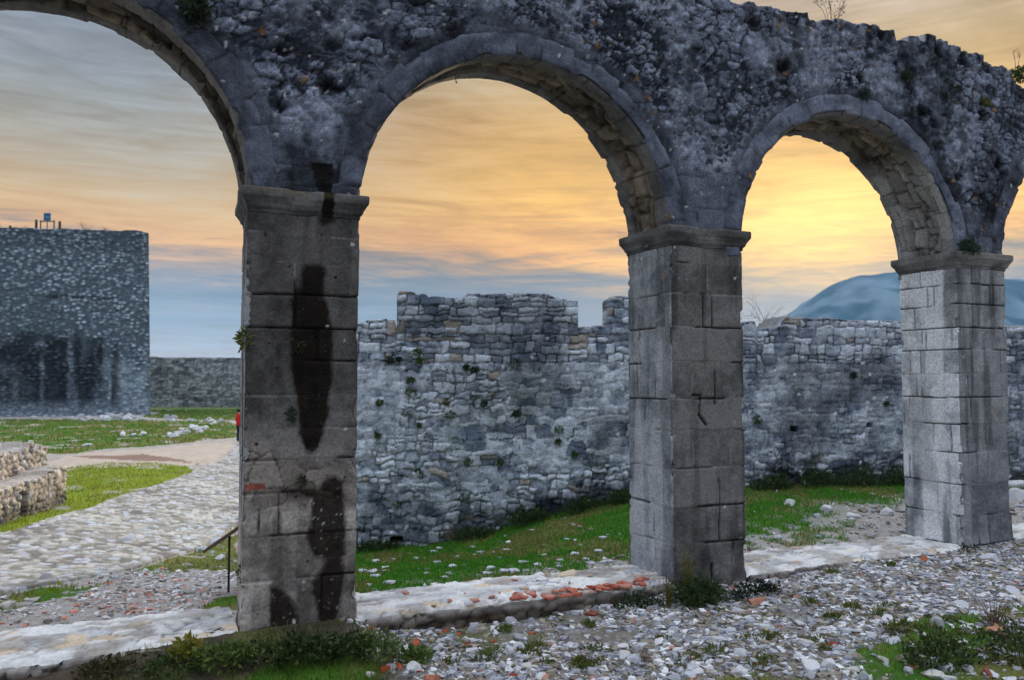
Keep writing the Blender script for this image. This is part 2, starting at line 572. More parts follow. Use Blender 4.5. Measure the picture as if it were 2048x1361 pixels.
def ground_masks(x, y):
    n = fbm(x * 1.7, y * 1.7, 0, 51, 4)
    n2 = fbm(x * 6, y * 6, 0, 52, 3)
    behind = y > 6.7
    sw = (x - WA[0]) * WDIR[0] + (y - WA[1]) * WDIR[1]
    dn = (x - WA[0]) * WN[0] + (y - WA[1]) * WN[1]
    g = np.zeros(np.shape(x))
    fr = in_poly(x, y, G_FRONT_R, .16, 2.2, 61)
    fl = in_poly(x, y, G_FRONT_L, .10, 2.5, 62)
    g = np.where(fr, sstep(.33, .5, n * .6 + n2 * .4), g)
    g = np.where(fl, sstep(.30, .46, n * .5 + n2 * .5), g)
    g = np.where(in_poly(x, y, G_FIELD1, .25, 1.0, 63), sstep(.25, .40, n), g)
    g = np.where(in_poly(x, y, G_FIELD2, .8, .3, 64), sstep(.28, .42, n), g)
    g = np.where(in_poly(x, y, G_FIELD4, .4, .8, 66), sstep(.36, .5, n), g)
    g = np.where(in_poly(x, y, G_FIELD3, 1.0, .2, 64), sstep(.22, .36, n), g)
    g = np.where(in_poly(x, y, G_STRIP, .15, 1.5, 65) & ~in_poly(x, y, ROAD_POLY), sstep(.40, .54, n * .5 + n2 * .5), g)
    g = np.where(in_poly(x, y, G_TUFT, .05, 3, 66), 1.0, g)
    # grass bank in front of the curtain wall; stony towards the arcade
    bank = (y > 6.9) & (x > 1.55) & (dn > -.1)
    nearl = sstep(7.3, 8.5, y + .35 * (n - .5) * 2 - .12 * (x - 4))
    gb = np.clip(nearl * 1.0 + sstep(.46, .58, n2) * .75, 0, 1)
    gravr = sstep(7.6, 9.0, x + (n - .5) * 2.5) * sstep(1.3, 2.2, dn + (n - .5))
    gb = gb * (1 - .85 * gravr)
    g = np.where(bank, gb, g)
    far = np.hypot(x, y) > 60
    g = np.where(far, .9, g)
    return g, behind, n, n2


def ground_color(x, y):
    g, behind, n, n2 = ground_masks(x, y)
    n3 = fbm(x * 22, y * 22, 0, 53, 3)
    f1, f2, idd, id2 = worley(x / .05, y / .05, 71)
    grav = mixc((.11, .105, .10), (.42, .42, .44), np.clip(idd * .8 + (n3 - .5) * .6, 0, 1))
    earth = mixc((.12, .10, .085), (.30, .275, .245), np.clip(n3 * 1.2 - .1, 0, 1))
    base = earth + (grav - earth) * (sstep(.38, .56, n * .45 + n2 * .55) * .75)[..., None]
    base = np.where(behind[..., None], mixc((.27, .245, .215), (.48, .46, .45), n3), base)
    # soil under the weeds in front of the first pier
    soil = sstep(1.9, 1.25, x) * sstep(4.4, 5.0, y) * (~behind)
    base = base + (mixc((.035, .026, .018), (.085, .06, .042), n3) - base) * (soil * .92)[..., None]
    ol = sstep(.52, .64, fbm(x * 2.6, y * 2.6, 0, 55, 4)) * (~behind) * .75
    base = base + (mixc((.06, .075, .02), (.14, .15, .045), n3) - base) * ol[..., None]
    gr = mixc((.022, .085, .010), (.085, .19, .018), np.clip(n2 * .8 + n3 * .5 - .15, 0, 1))
    pt = sstep(.45, .60, fbm(x * 1.6, y * 1.6, 0, 54, 4)) * .75
    gr = gr + (mixc((.13, .12, .035), (.21, .18, .07), n3) - gr) * pt[..., None]
    fld = in_poly(x, y, G_FIELD1, .25, 1.0, 63)
    gr = np.where(fld[..., None], mixc((.12, .20, .015), (.26, .31, .03), n2), gr)
    col = base + (gr - base) * g[..., None]
    d = in_poly(x, y, DIRT, .5, .5, 67)
    col = np.where(d[..., None], mixc((.40, .34, .28), (.55, .48, .41), n2), col)
    d = in_poly(x, y, DARKDIRT, .5, .4, 68)
    col = np.where(d[..., None], mixc((.20, .13, .10), (.30, .21, .17), n2), col)
    d = in_poly(x, y, REDCHIP, .2, 1.5, 69)
    red = d & (idd > .72)
    col = np.where(red[..., None], mixc((.38, .17, .13), (.50, .30, .25), id2), col)
    return col


def spaced(*segs):
    """segs: (start, stop, step) fine parts, joined"""
    out = []
    for a, b, st in segs:
        out.append(np.arange(a, b, st))
    return np.concatenate(out)


gx = spaced((-3000, -300, 150), (-300, -60, 15), (-60, -12, 1.5), (-12, -2.6, .16), (-2.6, 9.6, .04), (9.6, 16, .14), (16, 60, 1.5), (60, 300, 15), (300, 3001, 150))
gy = spaced((-600, -60, 60), (-60, -4, 4), (-4, 2.6, .3), (2.6, 9.2, .04), (9.2, 15, .08), (15, 32, .25), (32, 70, .8), (70, 300, 12), (300, 3901, 150))
GX, GY = np.meshgrid(gx, gy)
GZ = terrain(GX, GY)
near = sstep(14, 8, np.hypot(GX - 3, GY - 6))
f1, f2, i1, i2 = worley(GX / .07, GY / .07, 72)
gm = ground_masks(GX, GY)[0]
GZ = GZ + near * (1 - gm) * .012 * (1 - f1) * i1
gme = raw_mesh('ground', np.stack([GX, GY, GZ], -1).reshape(-1, 3), grid_faces(len(gy), len(gx)), M_GROUND, ground_color(GX, GY).reshape(-1, 3))
tag(link('ground', gme), kind='structure')


# ---------------------------------------------------------------- paved road
def build_road():
    n_l, n_w = 950, 150
    A, B = smooth_line(R_NEAR, n_l), smooth_line(R_FAR, n_l)
    tt = np.linspace(0, 1, n_w)
    X = A[:, None, 0] * (1 - tt) + B[:, None, 0] * tt
    Y = A[:, None, 1] * (1 - tt) + B[:, None, 1] * tt
    edge = np.minimum(tt, 1 - tt)[None, :] * 2.8
    f1, f2, idd, id2 = worley(X / .105 + 1.1 * fbm(X * 4, Y * 4, 0, 4, 3), Y / .125 + 1.1 * fbm(X * 4, Y * 4, 5, 4, 3), 81)
    gap = sstep(.02, .14, f2 - f1)
    Z = terrain(X, Y) + .016 * gap * (.5 + idd) + .012 + .02 * (fbm(X * 1.1, Y * 1.1, 0, 82, 2) - .5)
    kerb = sstep(.30, .22, edge)
    Z = Z + .010 * kerb * gap
    Z = Z - .25 * sstep(.04, 0.0, edge)
    n = fbm(X * 1.1, Y * 1.1, 0, 83, 3)
    col = mixc((.16, .152, .14), (.55, .535, .515), np.clip(idd * .9 + (n - .5), 0, 1))
    col = np.where((id2 > .85)[..., None], mixc((.36, .38, .44), (.52, .54, .60), idd), col)
    joint = mixc((.11, .10, .065), (.24, .21, .15), n)
    mossy = mixc((.10, .14, .03), (.17, .20, .05), n)
    joint = joint + (mossy - joint) * sstep(.42, .58, n)[..., None]
    col = joint + (col - joint) * gap[..., None]
    me = raw_mesh('paved_road', np.stack([X, Y, Z], -1).reshape(-1, 3), grid_faces(n_l, n_w, flip=True), M_ROAD, col.reshape(-1, 3))
    tag(link('paved_road', me), kind='structure')


build_road()


# ---------------------------------------------------------------- wall builder
def wall_mesh(name, s, z0, zt, thick, fun, origin, ang, mat, res, parent=None, hole=None, topn=8, zones=None, topcol=(.2, .2, .2), ragged=.03, seed=1, batter=0.0, lean=0.0):
    """s: stations; z0, zt: foot and top per station; fun(s, z) -> outward relief, colour"""
    s = np.asarray(s, float)
    z0 = np.broadcast_to(np.asarray(z0, float), s.shape)
    zt = np.broadcast_to(np.asarray(zt, float), s.shape)
    nr = max(4, int((zt - z0).max() / res) + 1)
    v = np.linspace(0, 1, nr)[:, None]
    SS = np.broadcast_to(s, (nr, len(s)))
    ZZ = z0 + (zt - z0) * v
    d, col = fun(SS, ZZ)
    front = np.stack([SS, d + batter * (zt.max() - ZZ), ZZ], -1)
    db, colb = fun(SS + 31.7, ZZ)
    bk = np.stack([SS, -thick - db * .8, ZZ], -1)[::-1]
    colb = colb[::-1]
    k = np.linspace(0, 1, topn + 2)[1:-1, None]
    T = front[-1] * (1 - k[..., None]) + bk[0] * k[..., None]
    T = T.copy()
    T[..., 2] += ragged * 2 * (fbm(T[..., 0] * 6, T[..., 1] * 6, 3, seed, 3) - .35) * np.sin(k * math.pi)
    tcol = mixc(c3(topcol) * .6, c3(topcol) * 1.35, fbm(T[..., 0] * 7, T[..., 1] * 7, 5, seed + 1, 3))
    P = np.concatenate([front, T, bk])
    Cc = np.concatenate([col, tcol, colb])
    ny, nx = P.shape[:2]
    F = grid_faces(ny, nx)
    # end caps: front row i joined to back row i
    i = np.arange(nr - 1)
    bi = ny - 1 - i
    for j, fl in ((0, False), (nx - 1, True)):
        q = np.stack([i * nx + j, (i + 1) * nx + j, (bi - 1) * nx + j, bi * nx + j], 1)
        F = np.r_[F, q[:, ::-1] if fl else q]
    if hole is not None:
        Vc = P.reshape(-1, 3)[F].mean(1)
        F = F[~hole(Vc)]
    ca, sa = math.cos(ang), math.sin(ang)
    W = P.reshape(-1, 3).copy()
    W[:, 0] -= lean * W[:, 2]
    X = np.stack([origin[0] + W[:, 0] * ca + W[:, 1] * sa, origin[1] + W[:, 0] * sa - W[:, 1] * ca, W[:, 2]], 1)
    used = np.zeros(len(X), bool)
    used[F.ravel()] = True
    idx = np.cumsum(used) - 1
    me = raw_mesh(name, X[used], idx[F], mat, Cc.reshape(-1, 3)[used])
    return link(name, me, parent)


# ---------------------------------------------------------------- arcade
arcade = empty('stone_arcade', (0, 0, 0))
tag(arcade, 'ruined arcade of tall round stone arches on square piers, dark and lichen stained', 'arcade')


def arch_r(x, z):
    """signed distance outside the nearest arch opening (above springing)"""
    r = np.full(np.shape(x), 9.0)
    for cx, cz, R in ARCHES:
        r = np.minimum(r, np.where(z > cz, np.hypot(x - cx, z - cz), np.abs(x - cx)) - R)
    return r


def lichen(s, z, seed, col, amount=1.0):
    wx = s + .05 * (fbm(s * 22, z * 22, 0, seed + 3, 3) - .5)
    wz = z + .05 * (fbm(s * 22, z * 22, 4, seed + 4, 3) - .5)
    f1, f2, i1, i2 = worley(wx / .040, wz / .040, seed)
    reg = fbm(s * 1.3, z * 1.3, 0, seed + 1, 3)
    t_ = (i1 > 1 - .085 * amount) * sstep(.16 + .30 * i2 ** 2, .06 + .16 * i2 ** 2, f1) * sstep(.44, .54, reg)
    col = col + (mixc((.26, .27, .29), (.52, .53, .55), i2) - col) * t_[..., None]
    f1, f2, i1, i2 = worley(wx / .075, wz / .075, seed + 5)
    reg2 = fbm(s * 1.5, z * 1.5, 0, seed + 8, 3) + .10 * sstep(4.2, 5.0, z) - .05
    t_ = (i1 > 1 - .07 * amount) * sstep(.42, .10, f1 + .3 * (fbm(s * 40, z * 40, 0, seed + 9, 2) - .5)) * sstep(.52, .58, reg2) * .8
    return col + (mixc((.20, .10, .03), (.36, .19, .06), i2) - col) * t_[..., None]


def spandrel(s, z):
    rr = arch_r(s, z)
    rough = np.clip(sstep(.23, .34, rr) * sstep(3.45, 3.85, z + .5 * (fbm(s * 2.5, z * 2.5, 0, 91, 3) - .5)), .12, 1)
    wx = s + .06 * (fbm(s * 5, z * 5, 0, 92, 3) - .5) * 2
    wz = z + .06 * (fbm(s * 5, z * 5, 3, 93, 3) - .5) * 2
    f1, f2, i1, i2, fa = worley(wx / .17, wz / .10, 94, facet=True)
    g1, g2, j1, j2, fb = worley(wx / .075, wz / .050, 95, facet=True)
    edge = sstep(.02, .17, f2 - f1)
    edge2 = sstep(.03, .24, g2 - g1)
    patch = fbm(s * .8, z * .8, 0, 96, 3)
    mid = fbm(s * 4, z * 4, 0, 97, 4)
    fine = fbm(s * 16, z * 16, 0, 98, 4)
    vf = fbm(s * 34, z * 34, 0, 89, 2)
    big_on = sstep(.42, .55, patch)
    d_r = .015 * edge * (.3 + i1) * lerp(.6, 1, big_on) + .045 * fa * edge + .012 * edge2 * (.3 + j1) + .028 * fb * edge2 + .022 * (mid - .5) + .026 * (fine - .5) - .008
    # deep holes where stones fell out
    h1, h2, k1, k2 = worley(s / .33, z / .30, 99)
    hole = (k1 > .84) * sstep(.30, .12, h1 + .25 * (fine - .5))
    d_r = d_r - .05 * hole
    # dressed lower part: large flat blocks
    e, b1, b2, _t = masonry(s, z, 101, (.26, .36), (.34, .7), .02, .02, jag=.012)
    d_s = .008 * (e - 1) + .012 * (mid - .5) + .010 * (fine - .5)
    d = lerp(d_s, d_r, rough)
    d = lerp(-.03, d, sstep(.17, .24, rr))
    lo = mixc((.040, .045, .058), (.44, .465, .52), np.clip((patch - .3) * .6 + (i1 - .3) * .85 + (mid - .5) * .6 + (fine - .5) * .7 + (vf - .5) * .5 + .02, 0, 1))
    lo2 = mixc((.040, .044, .056), (.42, .445, .50), np.clip((patch - .35) * .8 + (j1 - .3) * .75 + (mid - .5) * .8 + (fine - .5) * .7 + (vf - .5) * .5 + .02, 0, 1))
    rc = lo + (lo2 - lo) * (1 - big_on)[..., None]
    # pale scoured mortar zone towards the upper right
    pale = sstep(.50, .55, .10 * (j1 - .5) + .16 * (fine - .5) + fbm(s * .9 + 3, z * .9, 0, 103, 4) + .22 * np.exp(-((s - 5.4) / 1.1) ** 2 - ((z - 5.1) / .5) ** 2) - .02)
    rc = rc + (mixc((.24, .26, .31), (.52, .54, .60), np.clip(fine * 1.8 - .4, 0, 1)) - rc) * (pale * .62)[..., None]
    crk = sstep(.42, .54, fbm(s * 2.4, z * 2.4, 8, 1041, 3))
    ecomb = np.minimum(edge, lerp(edge2, 1.0, big_on * .55))
    mortar = mixc((.15, .155, .165), (.50, .51, .53), np.clip(fine * 2.0 - .55 + (vf - .5) * .6, 0, 1))
    jc = mortar + (c3((.016, .017, .020)) - mortar) * crk[..., None]
    rc = jc + (rc - jc) * ecomb[..., None]
    rc = rc * (1 - .85 * hole)[..., None]
    sc = mixc((.070, .073, .084), (.19, .20, .225), np.clip(b1 * .5 + (mid - .5) * 1.2 + .25, 0, 1))
    sc = sc * (.45 + .55 * sstep(.0, .5, e))[..., None]
    dark = sstep(.53, .60, fbm(s * 2.2, z * 1.6, 0, 104, 5, .62))
    sc = sc * (.75 + .5 * vf)[..., None] * (1 - .60 * dark)[..., None]
    col = sc + (rc - sc) * rough[..., None]
    blk = sstep(.56, .62, fbm(s * 1.7, z * 1.3, 6, 105, 5, .62) + .10 * (i1 - .5))
    col = col * (1 - .62 * blk)[..., None]
    col = col * c3((.76, .82, .96))
    col = lichen(s, z, 107, col, .9)
    # black water stain above the first pier's cornice
    st = in_poly(s, z, np.array([on_y(u, v, YF)[[0, 2]] for u, v in [(622, 325), (668, 328), (662, 360), (668, 410), (640, 412), (630, 360)]]), .012, 20, 7)
    col = np.where(st[..., None], c3((.008, .007, .007)), col)
    return d, col


def top_profile(s):
    z = np.interp(s, [-6, 0, 3, 4.6, 5.4, 6.6, 7.4, 7.9, 8.4, 8.75, 9.0, 9.4, 10.5, 13], [5.6, 5.55, 5.5, 5.50, 5.52, 5.545, 5.56, 5.58, 5.57, 5.50, 5.44, 5.32, 5.15, 5.1])
    st = worley(s / .17, s * 0 + .5, 111)[2]
    return z + .12 * (st - .5) * sstep(5.8, 6.6, s) + .035 * (st - .5) + .05 * (fbm(s * 3, s * 0, 0, 112, 3) - .5)


ax = spaced((-6.2, -3.2, .10), (-3.2, -1.5, .03), (-1.5, 10.2, .0165), (10.2, 13.6, .12))


def arch_hole(Vc):
    x, z = Vc[:, 0], Vc[:, 2]
    m = np.zeros(len(x), bool)
    for cx, cz, R in ARCHES:
        rad = R + .13
        m |= ((np.hypot(x - cx, z - cz) < rad) & (z > cz - .01)) | ((np.abs(x - cx) < R + .02) & (z <= cz))
    return m


wall_mesh('rubble_wall', ax, 3.12, top_profile(ax), DEP, spandrel, (0, YF), 0.0, M_STONE, .0175, arcade, arch_hole, topn=16, topcol=(.24, .245, .26), ragged=.06, seed=113)


# arches: front ring, soffit, rear ring in one continuous band
def build_arch(ix, cx, cz, R, fine=True):
    r = np.random.default_rng(500 + ix)
    st = .016 if fine else .06
    th = np.linspace(-.05, math.pi + .05, int(math.pi * R / st))
    # voussoir joints
    nv = int(math.pi * R / .235)
    jb = np.linspace(-.06, math.pi + .06, nv + 1) + r.uniform(-.035, .035, nv + 1)
    vi = np.clip(np.searchsorted(jb, th) - 1, 0, nv - 1)
    dj = np.minimum(th - jb[vi], jb[vi + 1] - th) * R
    vid = r.uniform(0, 1, nv)[vi]
    out_r = RING + (r.uniform(-.07, .04, nv)[vi])
    nf = max(4, int(RING / st))
    nd = max(6, int(DEP / st))
    q = np.linspace(0, 1, nf)
    yd = np.linspace(0, 1, nd)[1:-1]
    prof_r = np.r_[1 - q, np.zeros(nd - 2), q]
    prof_y = np.r_[np.zeros(nf), yd, np.ones(nf)]
    TH, PR = np.meshgrid(th, prof_r, indexing='ij')
    _, PY = np.meshgrid(th, prof_y, indexing='ij')
    OUT = np.broadcast_to(out_r[:, None], TH.shape)
    DJ = np.broadcast_to(dj[:, None], TH.shape)
    VID = np.broadcast_to(vid[:, None], TH.shape)
    isfront = np.broadcast_to((np.arange(len(prof_r)) < nf)[None, :], TH.shape)
    isback = np.broadcast_to((np.arange(len(prof_r)) >= nf + nd - 2)[None, :], TH.shape)
    sof = ~(isfront | isback)
    rr = R + PR * OUT
    A = TH * R                                     # arc length
    fine_n = fbm(A * 14, (PR * .3 + PY * DEP) * 14, 0, 131 + ix, 4) - .5
    mid_n = fbm(A * 3.5, (PR * .3 + PY * DEP) * 3.5, 0, 141 + ix, 3) - .5
    groove = sstep(.016, .0, DJ)
    # rough rubble middle of the soffit
    mid = sof * sstep(.24, .30, PY + .03 * mid_n * 4) * sstep(.80, .74, PY + .03 * mid_n * 4)
    ruin = sstep(.02, .16, mid_n + .10 * np.sin(TH * 2.0 + ix))
    e, b1, b2, tl_ = masonry(A, PY * DEP, 151 + ix, (.08, .18), (.12, .34), .03, .022)
    rec = mid * (.025 + .05 * (1 - e) + .05 * ruin - .03 * b1 + .35 * tl_)
    rr = rr + rec + .012 * fine_n + .012 * mid_n + np.where(sof, .012, 0) * groove + .010 * (VID - .5) * (~isfront)
    # broken arris
    ar = np.exp(-((PR * OUT) / .02) ** 2) * np.where(sof, np.exp(-(np.minimum(PY, 1 - PY) * DEP / .02) ** 2), 1.0)
    chip = sstep(.10, .24, fbm(A * 6, A * 0 + np.where(PY < .5, 0, 9), 0, 161 + ix, 3) - .45)
    rr = rr + ar * chip * .05 + ar * .006
    py = np.where(isfront, -.004 + .012 * groove * sstep(.38, .55, fbm(A * 2.2, PR, 4, 191 + ix, 2)) - .010 * (VID - .5) - .022 * fine_n - .020 * mid_n, np.where(isback, DEP + .012 + .010 * fine_n, PY * DEP))
    py = np.where(isfront, py + .035 * sstep(.70, 1.0, PR), py)
    py = np.where(isfront, py + ar * (.006 + chip * .03), py)
    X = cx + rr * np.cos(math.pi - TH)
    Z = cz + rr * np.sin(math.pi - TH) + REAR_DZ[ix] * np.clip(PY, 0, 1) * np.sin(TH)
    Y = YF + py
    front_c = mixc((.062, .066, .078), (.20, .21, .24), np.clip(VID * .22 + mid_n * 1.5 + fine_n * 1.1 + .30, 0, 1))
    # each arch slightly paler to the right
    front_c = front_c * c3((.80, .86, 1.0)) * [1.0, 1.0, 1.18, 1.1][ix]
    dk = sstep(.56, .70, fbm(X * 2.4, Z * 1.4, 0, 171 + ix, 4))
    front_c = front_c * (1 - .55 * dk)[..., None]
    sof_c = mixc((.050, .040, .032), (.42, .34, .265), np.clip(b1 * .45 + (mid_n + .5) * .8 - .28 + fine_n * .5, 0, 1))
    band_c = mixc((.085, .082, .082), (.21, .20, .195), np.clip(VID * .5 + fine_n + mid_n + .2, 0, 1))
    sof_c = band_c + (sof_c * (.35 + .65 * sstep(0, .5, e))[..., None] - band_c) * mid[..., None]
    blk = mid * sstep(.50, .58, fbm(A * 1.6, PY * 2, 0, 181 + ix, 3))
    sof_c = sof_c * (1 - .7 * blk)[..., None]
    if ix == 2:                                    # squared blocks low on the right of the third soffit, paler
        pl = sof * sstep(2.15, 2.45, TH)
        sof_c = sof_c + (mixc((.26, .25, .245), (.52, .51, .51), b2) * (.4 + .6 * sstep(0, .5, e))[..., None] - sof_c) * (pl * .75)[..., None]
    col = np.where(sof[..., None], sof_c, front_c)
    col = col * (1 - .70 * groove * sstep(.35, .6, fbm(A * 2, PR * 3 + PY * 3, 0, 191 + ix, 2)))[..., None]
    col = np.where(isfront[..., None], lichen(X, Z, 195 + ix, col, .35), col)
    ny, nx = TH.shape
    me = raw_mesh('arch', np.stack([X, Y, Z], -1).reshape(-1, 3), grid_faces(ny, nx, flip=True), M_ASHLAR, col.reshape(-1, 3))
    return link('arch', me, arcade)


for ix, (cx, cz, R) in enumerate(ARCHES):
    a_ = build_arch(ix, cx, cz, R)
    a_['label'] = ['large arch cut off by the left frame edge', 'wide arch between the stained pier and the plain pier', 'arch framing the sun glow and the mountain', 'arch cut off at the right edge'][ix]


# piers
def rect_loop(x0, x1, y0, y1, step, rad=.012):
    """points round a rectangle seen from above with outward normals; starts at the rear left, runs left face, front, right, back"""
    P, N, Sx, face = [], [], [], []
    cor = [(x0, y1), (x0, y0), (x1, y0), (x1, y1)]
    nor = [(-1, 0), (0, -1), (1, 0), (0, 1)]
    acc = 0.0
    for k in range(4):
        a, b = np.array(cor[k]), np.array(cor[(k + 1) % 4])
        L = np.linalg.norm(b - a)
        n = max(4, int(L / step))
        for i in range(n):
            t_ = (i + .5) / n
            P.append(a + (b - a) * t_)
            nn_ = np.array(nor[k], float)
            e_ = min(t_, 1 - t_) * L
            N.append(nn_)
            Sx.append(acc + t_ * L)
            face.append((k, t_ * L, e_))
        acc += L
    return np.array(P), np.array(N), np.array(Sx), np.array([f[0] for f in face]), np.array([f[1] for f in face]), np.array([f[2] for f in face])


STAINS = [[(612, 528), (652, 533), (648, 590), (666, 660), (664, 760), (656, 830), (641, 893), (626, 903), (610, 898), (600, 870), (595, 800), (580, 740), (582, 600), (598, 578), (602, 545)],
          [(640, 975), (652, 953), (672, 948), (686, 962), (692, 1060), (688, 1112), (655, 1118), (628, 1114), (614, 1080), (624, 1002), (600, 990), (560, 985), (562, 978), (610, 982)],
          [(655, 1110), (680, 1110), (690, 1145), (684, 1200), (668, 1250), (640, 1250), (622, 1165), (640, 1140)],
          [(538, 1170), (560, 1172), (590, 1205), (606, 1262), (536, 1262)],
          [(640, 415), (668, 415), (672, 440), (650, 452), (638, 440)]]
STAINS = [np.array([on_y(u, v, YF)[[0, 2]] for u, v in p]) for p in STAINS]


def build_pier(ix, x0, x1):
    fine = ix in (1, 2, 3)
    stp = .0115 if fine else .05
    P, N, Sx, fc, fs, fe = rect_loop(x0, x1, YF, YF + DEP, stp)
    zb, zt = -.45, 3.10
    zz = np.linspace(zb, zt, int((zt - zb) / stp))
    r = np.random.default_rng(300 + ix)
    # courses
    if ix == 1:
        px = [1330, 1250, 1156, 1068, 984, 918, 858, 792, 722, 655, 590, 528, 470, 420]
        rows = np.array([on_y(600, v, YF)[2] for v in px])
    elif ix == 2:
        px = [1230, 1165, 1085, 1012, 937, 860, 798, 725, 655, 590, 530, 478]
        rows = np.array([on_y(1420, v, YF)[2] for v in px])
    elif ix == 3:
        px = [1150, 1090, 1030, 968, 905, 848, 795, 748, 700, 657, 610, 570, 530]
        rows = np.array([on_y(1960, v, YF)[2] for v in px])
    else:
        rows = np.arange(-.5, 3.4, .29)
    rows = np.r_[-.8, rows, 3.6]
    SS, ZZ = np.meshgrid(fs, zz)
    FC = np.broadcast_to(fc, SS.shape)
    EE = np.broadcast_to(fe, SS.shape)
    SG = np.broadcast_to(Sx, SS.shape)
    zw = ZZ + .012 * (fbm(SG * 2.2, ZZ * 2.2, 0, 311 + ix, 3) - .5) * 2
    ri = np.clip(np.searchsorted(rows, zw) - 1, 0, len(rows) - 2)
    dz_ = np.minimum(zw - rows[ri], rows[ri + 1] - zw)
    dx_ = np.full(SS.shape, 9.0)
    bid = np.zeros(SS.shape)
    sw_ = SS + .010 * (fbm(SG * 3, ZZ * 3, 4, 321 + ix, 2) - .5) * 2
    for k in range(len(rows) - 1):
        for f in range(4):
            L = (DEP if f in (0, 2) else x1 - x0)
            nb = r.integers(2, 4) if ix != 1 else r.integers(1, 4)
            b = np.r_[-.3, np.sort(r.uniform(.12, .88, nb - 1)) * L if nb > 1 else np.array([]), L + .3]
            mk = (ri == k) & (FC == f)
            ci = np.clip(np.searchsorted(b, sw_[mk]) - 1, 0, len(b) - 2)
            dx_[mk] = np.minimum(sw_[mk] - b[ci], b[ci + 1] - sw_[mk])
            bid[mk] = _hash(ci.astype(float), np.full(ci.shape, float(k)), np.full(ci.shape, float(f)), 331 + ix)
    mid_n = fbm(SG * 3, ZZ * 3, 0, 341 + ix, 4) - .5
    fin_n = fbm(SG * 15, ZZ * 15, 0, 351 + ix, 4) - .5
    jv = fbm(SG * 2.5, ZZ * 2.5, 2, 361 + ix, 3)
    openj = sstep(.40, .58, jv)                       # where joints are open and dark
    wj = lerp(.0045, .010, openj) * (1 + 1.2 * fin_n)
    dj = np.minimum(dx_, dz_)
    joint = sstep(1.0, .35, dj / np.maximum(wj, .003))
    if ix == 3:
        openj = np.maximum(openj, .9 * (ZZ > 1.9))
    d = .008 * (bid - .5) + .010 * mid_n + .008 * fin_n - joint * lerp(.005, .024, openj)
    # rounded, chipped corners
    cor = sstep(.022, 0, EE)
    chip = sstep(.08, .22, fbm(ZZ * 5, SG * 0 + FC * 0 + ((SG + .1) // .4), 0, 371 + ix, 3) - .45)
    d = d - .006 * cor - .035 * chip * sstep(.05, 0, EE)
    # ruined, patched band low on the first pier
    ruin = np.zeros(SS.shape)
    if ix == 1:
        ruin = (FC == 1) * sstep(.80, .92, ZZ + .1 * mid_n * 3) * sstep(1.36, 1.22, ZZ + .35 * (SS - .25) + .1 * mid_n * 3)
        f1, f2, w1, w2 = worley(SG / .22 + .6 * fbm(SG * 7, ZZ * 7, 0, 383, 3), ZZ / .19 + .6 * fbm(SG * 7, ZZ * 7, 4, 384, 3), 381)
        d = d + ruin * (.018 * sstep(0, .10, f2 - f1) * w1 - .015)
    # worn foot
    foot = sstep(.30, .05, ZZ + .15 * mid_n)
    d = d + foot * (.02 * mid_n * 2 + .002)
    # colour
    tone = np.clip(bid * .62 + mid_n * 1.7 + fin_n * .9 + .20, 0, 1)
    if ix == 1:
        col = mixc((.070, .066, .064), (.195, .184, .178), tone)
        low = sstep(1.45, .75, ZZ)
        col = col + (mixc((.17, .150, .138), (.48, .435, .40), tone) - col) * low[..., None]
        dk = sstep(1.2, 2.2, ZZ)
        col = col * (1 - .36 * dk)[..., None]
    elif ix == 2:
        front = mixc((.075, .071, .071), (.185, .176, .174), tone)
        left = mixc((.16, .172, .19), (.40, .415, .44), tone)  # paler off the front: light from the left sky put into the colour
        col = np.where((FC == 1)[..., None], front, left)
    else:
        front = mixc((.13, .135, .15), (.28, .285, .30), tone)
        left = mixc((.32, .335, .36), (.74, .755, .78), tone)  # sides painted far paler than the front, as if lit by the left sky
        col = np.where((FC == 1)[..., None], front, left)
    # run-off streaks down the faces
    strk = sstep(.52, .66, fbm(SG * 9, ZZ * .7, 0, 391 + ix, 3))
    wash = sstep(.50, .64, fbm(SG * 6, ZZ * .5, 3, 395 + ix, 3))
    if ix == 3:
        col = col * (1 - .45 * strk)[..., None]
        lw = (FC == 0) * wash * .75 + (FC == 1) * wash * .15
        col = col + (c3((.80, .81, .83)) - col) * lw[..., None]
        grey = (FC == 0) * sstep(.10, .16, SS) * sstep(.50, .40, SS + .2 * mid_n) * sstep(2.0, 1.7, ZZ) * sstep(.5, .7, ZZ)
        col = col * (1 - .35 * grey)[..., None]
    else:
        col = col * (1 - .32 * strk)[..., None]
        col = col + (c3((.52, .54, .57)) - col) * ((FC == 0) * wash * .5)[..., None]
    mort = joint * (1 - openj)
    col = col + (c3((.26, .25, .245)) * (1.5 if ix == 3 else 1.0) - col) * (mort * .55)[..., None]
    col = col * (1 - .88 * joint * openj)[..., None]
